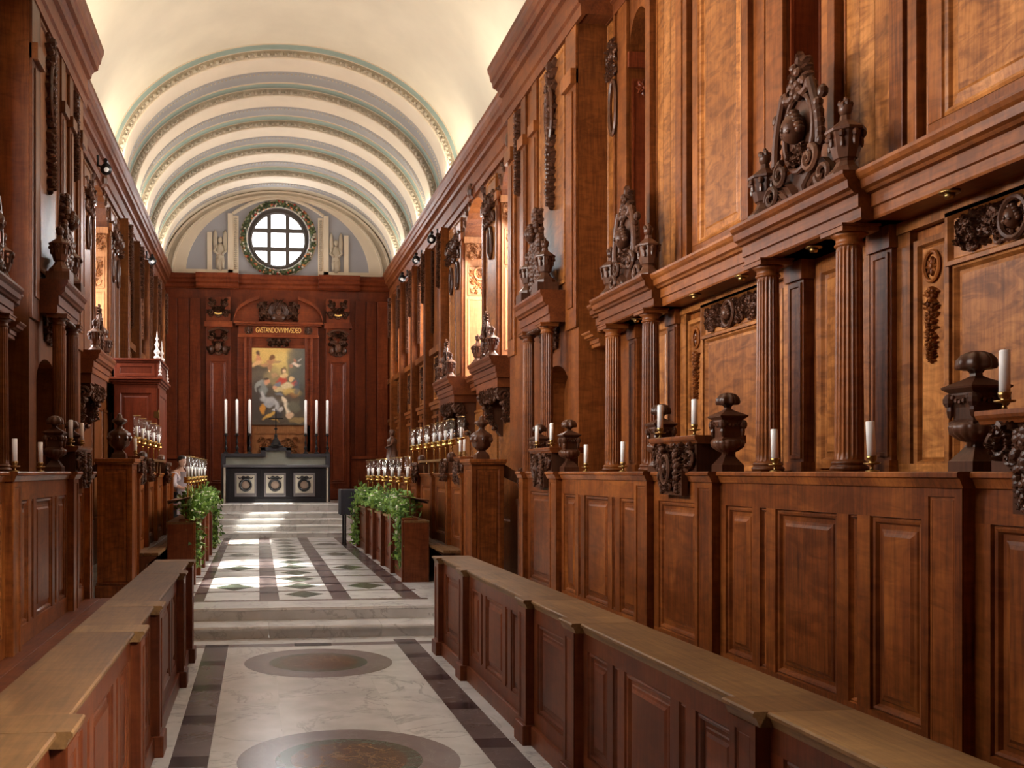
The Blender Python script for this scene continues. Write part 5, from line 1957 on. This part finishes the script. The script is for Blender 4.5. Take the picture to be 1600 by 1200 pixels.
# ------------------------------------------------------------------ garlands
def garland(s, ya, yb, seed, label):
    R = random.Random(seed)
    t = thing('garland', (s*1.3, (ya+yb)/2, 1.15), label, 'garland')
    lf_, fl_, st_ = MB(), MB(), MB()
    def spray(c, spread, n, down=0.0):
        for _ in range(n):
            d = Vector((R.gauss(0, 1), R.gauss(0, 1), R.gauss(0, 1)-down)).normalized()
            p = Vector(c)+Vector((R.gauss(0, spread), R.gauss(0, spread), R.gauss(0, spread)))
            L, W = R.uniform(0.05, 0.10), R.uniform(0.014, 0.028)
            sd = d.cross(Vector((R.random(), R.random(), R.random()))).normalized()*W
            nrm = d.cross(sd).normalized()*0.006
            V = [p, p+d*L*0.4+sd, p+d*L*0.5+nrm, p+d*L*0.4-sd, p+d*L]
            lf_.add([tuple(v) for v in V], [(0, 1, 2), (0, 2, 3), (1, 4, 2), (2, 4, 3)], R.random())
            if R.random() < 0.25:
                st_.tube([tuple(p-d*0.05), tuple(p+d*L*0.5)], 0.0018, 4)
    y = ya
    while y < yb:
        c = (s*(1.33+R.uniform(-0.03, 0.05)), y, 1.18+0.04*math.sin(y*4)+R.uniform(-0.02, 0.02))
        spray(c, 0.062, 42)
        if R.random() < 0.75:
            for _ in range(2):
                q = (c[0]-s*R.uniform(0, 0.1), c[1]+R.gauss(0, .05), c[2]+R.uniform(-0.02, 0.10))
                for k in range(6):
                    a = k*PI/3
                    fl_.blob((q[0]+0.016*math.cos(a), q[1]+0.016*math.sin(a), q[2]), (0.013, 0.013, 0.007), 6, 3)
        y += 0.09
    for yy, zb in ((ya, 0.48), (yb, 0.30)):
        z_ = 1.15
        while z_ > zb:
            f = (z_-zb)/(1.15-zb)
            c = (s*(1.27-0.02*(1-f)), yy+R.gauss(0, 0.02), z_)
            spray(c, 0.035+0.03*f, 22, 0.6)
            if R.random() < 0.3:
                fl_.blob((c[0]-s*0.06, c[1], c[2]), (0.018, 0.018, 0.03), 6, 4)
            z_ -= 0.05
        st_.tube([(s*1.27, yy, 1.15), (s*1.25, yy, 0.8), (s*1.26, yy, zb)], 0.004, 5)
    a_ = lf_.build('foliage', [LEAF], parent=t, kind='stuff')
    fl_.build('blossom', [PETAL], parent=t, kind='stuff')
    st_.build('stem', [LEAF], parent=t, kind='stuff')
garland(1, 12.1, 17.6, 3, 'green garland with pale flowers on the choir desk by the covered table')
garland(-1, 12.05, 17.4, 4, 'bright green garland with white flowers on the choir desk in front of the person')

# ------------------------------------------------------------------ chamber organ
g = thing('organ', (-2.4, 16.4, 0.24), 'tall red mahogany organ case with turned pinnacles coloured sunlit-white beyond the choir stalls', 'organ')
xa, xb, ya, yb = -2.76, -2.08, 15.8, 17.1
m_ = MB()
m_.box(xa, xb, ya, yb, 1.22, 2.98)
m_.build('case', [ORGV], parent=g)
m_ = MB(lambda u, v, w: (u, ya-w, v))
m_.loft(xa+0.02, xb-0.02, 1.3, 2.92, [(0, 0.0), (0, 0.02), (0.08, 0.02), (0.10, 0.004), (0.13, 0.004), (0.15, 0.012)])
m_.build('side_panel', [ORGV], parent=g)
m_ = MB()
for z_, k in ((2.98, 0.02), (3.01, 0.05), (3.05, 0.08)):
    m_.box(xa-k, xb+k, ya-k, yb+k, z_, z_+0.035)
m_.box(xa+0.0, xb+0.0, ya, yb, 3.08, 3.32)
for z_, k in ((3.32, 0.02), (3.35, 0.05)):
    m_.box(xa-k, xb+k, ya-k, yb+k, z_, z_+0.035)
m_.box(xa-0.03, xb+0.04, ya-0.03, yb+0.03, 1.14, 1.22)
m_.build('cornice', [ORGV], parent=g, bevel=0.006)
m_ = MB(lambda u, v, w: (u, ya-w, v))
m_.loft(xa+0.05, xb-0.05, 3.1, 3.30, [(0, 0.0), (0, 0.015), (0.04, 0.015), (0.05, 0.003)])
m_.build('upper_panel', [ORGV], parent=g)
m_ = MB()
m_.box(xa, xb-0.04, ya, yb, 0.24, 1.14)
m_.box(xa-0.02, xb, ya-0.02, yb+0.02, 0.24, 0.36)
m_.build('base', [ORGV], parent=g, bevel=0.006)
for z_ in (1.7, 2.5):
    m_ = MB()
    m_.box(xb-0.06, xb+0.02, ya-0.025, ya-0.0, z_-0.05, z_+0.05)
    m_.tube([(xb+0.012, ya-0.012, z_-0.07), (xb+0.012, ya-0.012, z_+0.07)], 0.013, 8)
    m_.build('hinge', [AGED], parent=g)
for (x, y, z_, k) in ((xb-0.02, ya+0.06, 3.385, 1.0), (xb-0.06, yb-0.06, 3.385, 1.0), (xb+0.03, ya+0.02, 3.12, 0.55), (xb+0.03, yb-0.05, 3.12, 0.55)):
    m_ = MB()
    P = [(0.05, 0), (0.05, 0.04), (0.03, 0.05), (0.02, 0.07), (0.045, 0.10), (0.05, 0.13), (0.02, 0.16), (0.018, 0.19), (0.035, 0.22), (0.035, 0.24), (0.015, 0.27), (0.013, 0.3), (0.025, 0.32), (0.012, 0.35), (0.008, 0.40), (0.001, 0.45)]
    sym_lathe(m_, [(r_*k, h_*k) for r_, h_ in P], 12, (x, y, z_))
    m_.build('pinnacle', [plain('painted_sunlight_wood', (0.8, 0.76, 0.74), 0.4)], parent=g)  # sunlight on the pinnacles is put into the colour as white
# front frame and keyboard desk towards the aisle
m_ = MB(lambda u, v, w: (xb+w, u, v))
m_.loft(ya+0.02, yb-0.02, 1.3, 2.92, [(0, 0.0), (0, 0.02), (0.10, 0.02), (0.12, 0.004), (0.16, 0.012)])
m_.build('door', [ORGV], parent=g)
m_ = MB()
m_.box(xb-0.04, xb+0.26, ya+0.2, yb-0.2, 0.98, 1.06)
m_.box(xb+0.02, xb+0.10, ya+0.2, ya+0.26, 0.24, 0.98)
m_.box(xb+0.02, xb+0.10, yb-0.26, yb-0.2, 0.24, 0.98)
m_.build('key_desk', [ORGV], parent=g, bevel=0.004)
for k in range(7):
    m_ = MB()
    z_ = 0.92-0.0
    m_.tube([(xb-0.02, ya+0.03+0.02*0, 0.5+k*0.075), (xb+0.07, ya+0.03, 0.5+k*0.075)], 0.012, 8)
    m_.blob((xb+0.08, ya+0.03, 0.5+k*0.075), (0.014, 0.02, 0.02), 8, 5)
    m_.build('stop_knob', [plain('ivory_knob', (0.6, 0.55, 0.5), 0.4)], parent=g)
ms = MB()
ms.box(xb+0.05, xb+0.09, ya+0.3, ya+0.9, 1.08, 1.42)
ms.build('music_desk', [ORGV], parent=g)

# ------------------------------------------------------------------ covered table at the steps
tb = thing('covered_table', (1.42, 18.4, 0.24), 'small dark table under a black fitted cloth beside the altar steps', 'table')
m_ = MB()
m_.box(1.03, 1.82, 18.1, 18.7, 1.22, 1.26)
m_.box(1.06, 1.10, 18.12, 18.68, 0.9, 1.22)
m_.build('table_top', [BLACKM], parent=tb)
m_ = MB()
n = 60
V = []
for i in range(n):
    t_ = i/n
    per = t_*2*(0.83+0.64)
    if per < 0.83: p = (1.01+per, 18.08)
    elif per < 1.47: p = (1.84, 18.08+per-0.83)
    elif per < 2.30: p = (1.84-(per-1.47), 18.72)
    else: p = (1.01, 18.72-(per-2.30))
    wv = 0.008*math.sin(i*1.9)
    V += [(p[0]+wv, p[1]+wv, 0.80), (p[0], p[1], 1.25), (1.425+(p[0]-1.425)*0.97, 18.4+(p[1]-18.4)*0.97, 1.27)]
Fc = []
for i in range(n):
    a, b_ = 3*i, 3*((i+1) % n)
    Fc += [(a, b_, b_+1, a+1), (a+1, b_+1, b_+2, a+2)]
Fc.append(tuple(3*i+2 for i in range(n)))
m_.add(V, Fc)
m_.build('black_cloth', [BLACKCLOTH], parent=tb)
for (x, y) in ((1.10, 18.16), (1.74, 18.16), (1.10, 18.64), (1.74, 18.64)):
    m_ = MB()
    m_.tube([(x, y, 0.26), (x, y, 1.22)], 0.02, 8)
    m_.tube([(x, y, 0.24), (x, y, 0.27)], 0.028, 8)
    m_.build('leg', [BLACKM], parent=tb)

# carved figure on a post at the end of the choir stalls
sf = thing('carved_figure', (1.92, 17.75, 0.24), 'dark carved wooden figure standing on a square post at the end of the choir stalls', 'statue')
m_ = MB()
m_.box(1.80, 2.04, 17.62, 17.88, 0.24, 1.72)
m_.box(1.77, 2.07, 17.59, 17.91, 1.72, 1.78)
m_.build('post', [DARK], parent=sf, bevel=0.01)
m_ = MB()
m_.smooth = True
x, y, z_ = 1.92, 17.75, 1.78
m_.lathe((x, y, z_), [(0.12, 0), (0.12, 0.03), (0.10, 0.05), (0.095, 0.18), (0.07, 0.27), (0.085, 0.34), (0.09, 0.40), (0.05, 0.435), (0.028, 0.45), (0.028, 0.47)], 24, lobes=6, amp=0.09)
m_.blob((x, y, z_+0.52), (0.047, 0.05, 0.062), 12, 8)
m_.blob((x, y+0.01, z_+0.545), (0.056, 0.056, 0.045), 10, 6)
m_.blob((x-0.045, y-0.0, z_+0.515), (0.012, 0.01, 0.016), 6, 4)
for q in (-1, 1):
    m_.tube([(x, y+q*0.085, z_+0.40), (x-0.03, y+q*0.13, z_+0.30), (x-0.10, y+q*0.05, z_+0.26)], lambda t: 0.03-0.012*t, 8)
    m_.blob((x-0.11, y+q*0.035, z_+0.26), (0.02, 0.018, 0.014), 6, 4)
m_.build('figure', [DARK], parent=sf)

# ------------------------------------------------------------------ small fittings under the cornice
SP = [(1, 17.55), (1, 19.3), (1, 21.2), (-1, 14.0), (-1, 20.0)]
lab = ['black spotlight under the cornice, closest of three beyond the bright windows', 'black spotlight under the cornice, middle one of three beyond the bright windows',
       'black spotlight under the cornice, last before the altar wall', 'black spotlight under the cornice above the organ-side choir stalls', 'black spotlight under the cornice beyond the organ']
for (s, y), lb_ in zip(SP, lab):
    x = s*2.62
    t = thing('spotlight', (x, y, 5.8), lb_, 'spotlight', 'cornice spotlights')
    m_ = MB()
    m_.tube([(s*2.72, y, 6.0), (s*2.72, y, 5.86), (x, y-0.02, 5.82)], 0.02, 8)
    m_.tube([(s*2.60, y-0.12, 5.90), (s*2.60, y+0.12, 5.90)], 0.03, 8)
    m_.build('arm', [BLACKM], parent=t)
    m_ = MB()
    m_.smooth = True
    m_.tube([(x+s*0.02, y+0.14, 5.88), (x, y+0.06, 5.85), (x-s*0.02, y-0.06, 5.79)], lambda t_: 0.05+0.03*t_, 14)
    m_.build('housing', [BLACKM], parent=t)
    m_ = MB()
    m_.smooth = True
    m_.blob((x-s*0.026, y-0.072, 5.783), (0.035, 0.02, 0.035), 12, 6)
    m_.build('lens', [LENS], parent=t)
for s, y, lb_ in ((1, 12.2, 'small grey uplight box on top of the cornice above the bright windows'), (-1, 11.85, 'small grey uplight box on top of the cornice on the organ side')):
    t = thing('uplight', (s*2.60, y, 6.62), lb_, 'uplight', 'cornice uplights')
    m_ = MB()
    m_.prism([(s*2.68, 6.62), (s*2.80, 6.62), (s*2.80, 6.80), (s*2.68, 6.74)], 1, y, y+0.3)
    m_.build('housing', [GREYFIT], parent=t, bevel=0.006)
    m_ = MB()
    m_.prism([(s*2.69, 6.755), (s*2.79, 6.803), (s*2.79, 6.809), (s*2.69, 6.762)], 1, y+0.02, y+0.28)
    m_.build('lens', [LENS], parent=t)

# ------------------------------------------------------------------ the person by the organ
SKIN = plain('skin', (0.55, 0.33, 0.24), 0.5)
HAIR = plain('dark_hair', (0.03, 0.022, 0.02), 0.6)
SHIRT = plain('pale_lilac_shirt', (0.62, 0.55, 0.60), 0.8)
APRON = plain('grey_apron', (0.32, 0.27, 0.29), 0.85)
TROUS = plain('black_trousers', (0.014, 0.013, 0.016), 0.8)
SHOE = plain('dark_shoe', (0.02, 0.018, 0.018), 0.5)
def skin_mesh(name, verts, edges, radii, mat, root=0, sub=2, parent=None, base=None):
    me = bpy.data.meshes.new(name)
    me.from_pydata([tuple(v) for v in verts], edges, [])
    o = bpy.data.objects.new(name+'_tmp', me)
    scene.collection.objects.link(o)
    sk = o.modifiers.new('skin', 'SKIN')
    sk.use_smooth_shade = True
    lay = me.skin_vertices[0] if me.skin_vertices else None
    if lay is None:
        bm = bmesh.new(); bm.from_mesh(me); bm.verts.layers.skin.verify(); bm.to_mesh(me); bm.free()
        lay = me.skin_vertices[0]
    for i, r in enumerate(radii):
        lay.data[i].radius = (r, r) if not isinstance(r, tuple) else r
        lay.data[i].use_root = (i == root)
    sb = o.modifiers.new('sub', 'SUBSURF')
    sb.levels = sb.render_levels = sub
    dg_ = bpy.context.evaluated_depsgraph_get()
    dg_.update()
    m2 = bpy.data.meshes.new_from_object(o.evaluated_get(dg_))
    bpy.data.objects.remove(o)
    m2.materials.clear()
    m2.materials.append(mat)
    m2.polygons.foreach_set('use_smooth', [True]*len(m2.polygons))
    q = bpy.data.objects.new(name, m2)
    scene.collection.objects.link(q)
    if parent: q.parent = parent
    return q
pr = thing('person', (-2.12, 20.2, 0.24), 'person in pale lilac top and grey apron, head bowed, standing beside the organ', 'person')
# local frame: person faces +x towards the aisle and -y; z from the ground
pz = [(0, 0, .90), (0, 0.0, 1.05), (.03, -.01, 1.22), (.06, -.02, 1.36), (.08, -.03, 1.43), (.12, -.06, 1.50),
      (0.02, .15, 1.34), (.06, .19, 1.10), (.22, .10, 1.02), (.28, .05, 1.06),
      (0.02, -.17, 1.34), (.06, -.22, 1.10), (.22, -.13, 1.02), (.28, -.09, 1.06),
      (0, .09, .84), (.04, .11, .47), (-.02, .12, .08), (.10, .13, .04),
      (0, -.09, .84), (.03, -.12, .47), (-.04, -.13, .08), (.08, -.15, .04)]
pe = [(0, 1), (1, 2), (2, 3), (3, 4), (4, 5), (3, 6), (6, 7), (7, 8), (8, 9), (3, 10), (10, 11), (11, 12), (12, 13), (0, 14), (14, 15), (15, 16), (16, 17), (0, 18), (18, 19), (19, 20), (20, 21)]
prd = [(.13, .15), (.12, .13), (.12, .15), (.08, .10), .05, .055, .058, .045, .034, .026, .058, .045, .034, .026, .085, .06, .042, .035, .085, .06, .042, .035]
body = skin_mesh('body', pz, pe, prd, SKIN, 0, 2, pr)
hd = MB()
hd.smooth = True
hd.blob((.155, -.075, 1.565), (.082, .078, .108), 18, 12)
hd.blob((.236, -.105, 1.545), (.018, .014, .022), 8, 6)
hd.blob((.215, -.105, 1.50), (.014, .024, .007), 8, 4)
for q in (-1, 1):
    hd.blob((.217+q*.006, -.10+q*.03, 1.575), (.010, .012, .007), 8, 5)
    hd.blob((.145+q*.0, -.075+q*.08, 1.56), (.02, .012, .028), 8, 5)
hd.build('head', [SKIN], parent=None)
hobj = bpy.data.objects['head']
hobj.parent = pr
hr = MB()
hr.smooth = True
hr.blob((.135, -.07, 1.60), (.092, .088, .092), 18, 10)
hr.blob((.17, -.08, 1.64), (.07, .07, .05), 12, 8)
hr.build('hair', [HAIR]).parent = pr
sh = skin_mesh('shirt', [pz[i] for i in (0, 1, 2, 3, 6, 7, 10, 11)]+[(.14, .145, 1.06), (.14, -.175, 1.06)], [(0, 1), (1, 2), (2, 3), (3, 4), (4, 5), (3, 6), (6, 7), (5, 8), (7, 9)],
               [(.135, .16), (.13, .145), (.135, .165), (.10, .12), .072, .058, .072, .058, .046, .046], SHIRT, 0, 2, pr)
tr_ = skin_mesh('trousers', [pz[i] for i in (0, 14, 15, 16, 18, 19, 20)], [(0, 1), (1, 2), (2, 3), (0, 4), (4, 5), (5, 6)], [(.14, .165), .10, .075, .062, .10, .075, .062], TROUS, 0, 2, pr)
apm = MB()
apm.smooth = True
V, Fc = [], []
for j in range(12):
    t_ = j/11
    z_ = 1.36-0.86*t_
    for i in range(9):
        a = -1.15+2.3*i/8
        w_ = (0.10 if j < 3 else 0.175)+0.03*t_
        V.append((0.04+(0.155+0.03*t_+0.008*math.sin(i*2.1+j))*math.cos(a), w_*math.sin(a), z_))
n0 = len(V)
V += [(x-0.008, y, z_) for x, y, z_ in V]
for j in range(11):
    for i in range(8):
        a = j*9+i
        Fc += [(a, a+1, a+10, a+9), (n0+a, n0+a+1, n0+a+10, n0+a+9)]
apm.add(V, Fc)
apm.build('apron', [APRON]).parent = pr
for q, yc in ((-1, -.14), (1, .125)):
    sm_ = MB()
    sm_.smooth = True
    sm_.blob((.05, yc, .045), (.135, .048, .045), 12, 7)
    sm_.build('shoe', [SHOE]).parent = pr
# hands: palm plus five curled fingers closed on a small dark booklet
for q, yc in ((1, .05), (-1, -.09)):
    hx, hz = .30, 1.075
    V = [(hx-.02, yc, hz-.01), (hx+.02, yc-q*.012, hz)]
    E = [(0, 1)]
    Rr = [(.016, .03), (.013, .034)]
    for f in range(4):
        b0 = len(V)
        fy = yc-q*.012+(f-1.5)*.016
        ln = (.030, .036, .034, .026)[f]
        V += [(hx+.045, fy, hz+.004), (hx+.045+ln*.6, fy-q*.01, hz+.0), (hx+.045+ln*.75, fy-q*.022, hz-.014)]
        E += [(1, b0), (b0, b0+1), (b0+1, b0+2)]
        Rr += [.0085, .008, .007]
    b0 = len(V)
    V += [(hx+.0, yc-q*.035, hz+.012), (hx+.025, yc-q*.052, hz+.02)]
    E += [(0, b0), (b0, b0+1)]
    Rr += [.010, .008]
    skin_mesh('hand', V, E, Rr, SKIN, 0, 1, pr)
bk = MB()
bk.box(0, 0.12, -0.045, 0.045, 0, 0.012)
bko = bk.build('phone', [BLACKM], label='small dark phone held in both hands of the person by the organ', cat='phone')
pr.rotation_euler = (0, 0, -0.55)
bko.location = Vector((-2.12, 20.2, 0.24)) + Matrix.Rotation(-0.55, 3, 'Z') @ Vector((.385, -.02, 1.068))
bko.rotation_euler = (0, -0.15, -0.55)
for nm in ('head', 'hair', 'apron'):
    pass
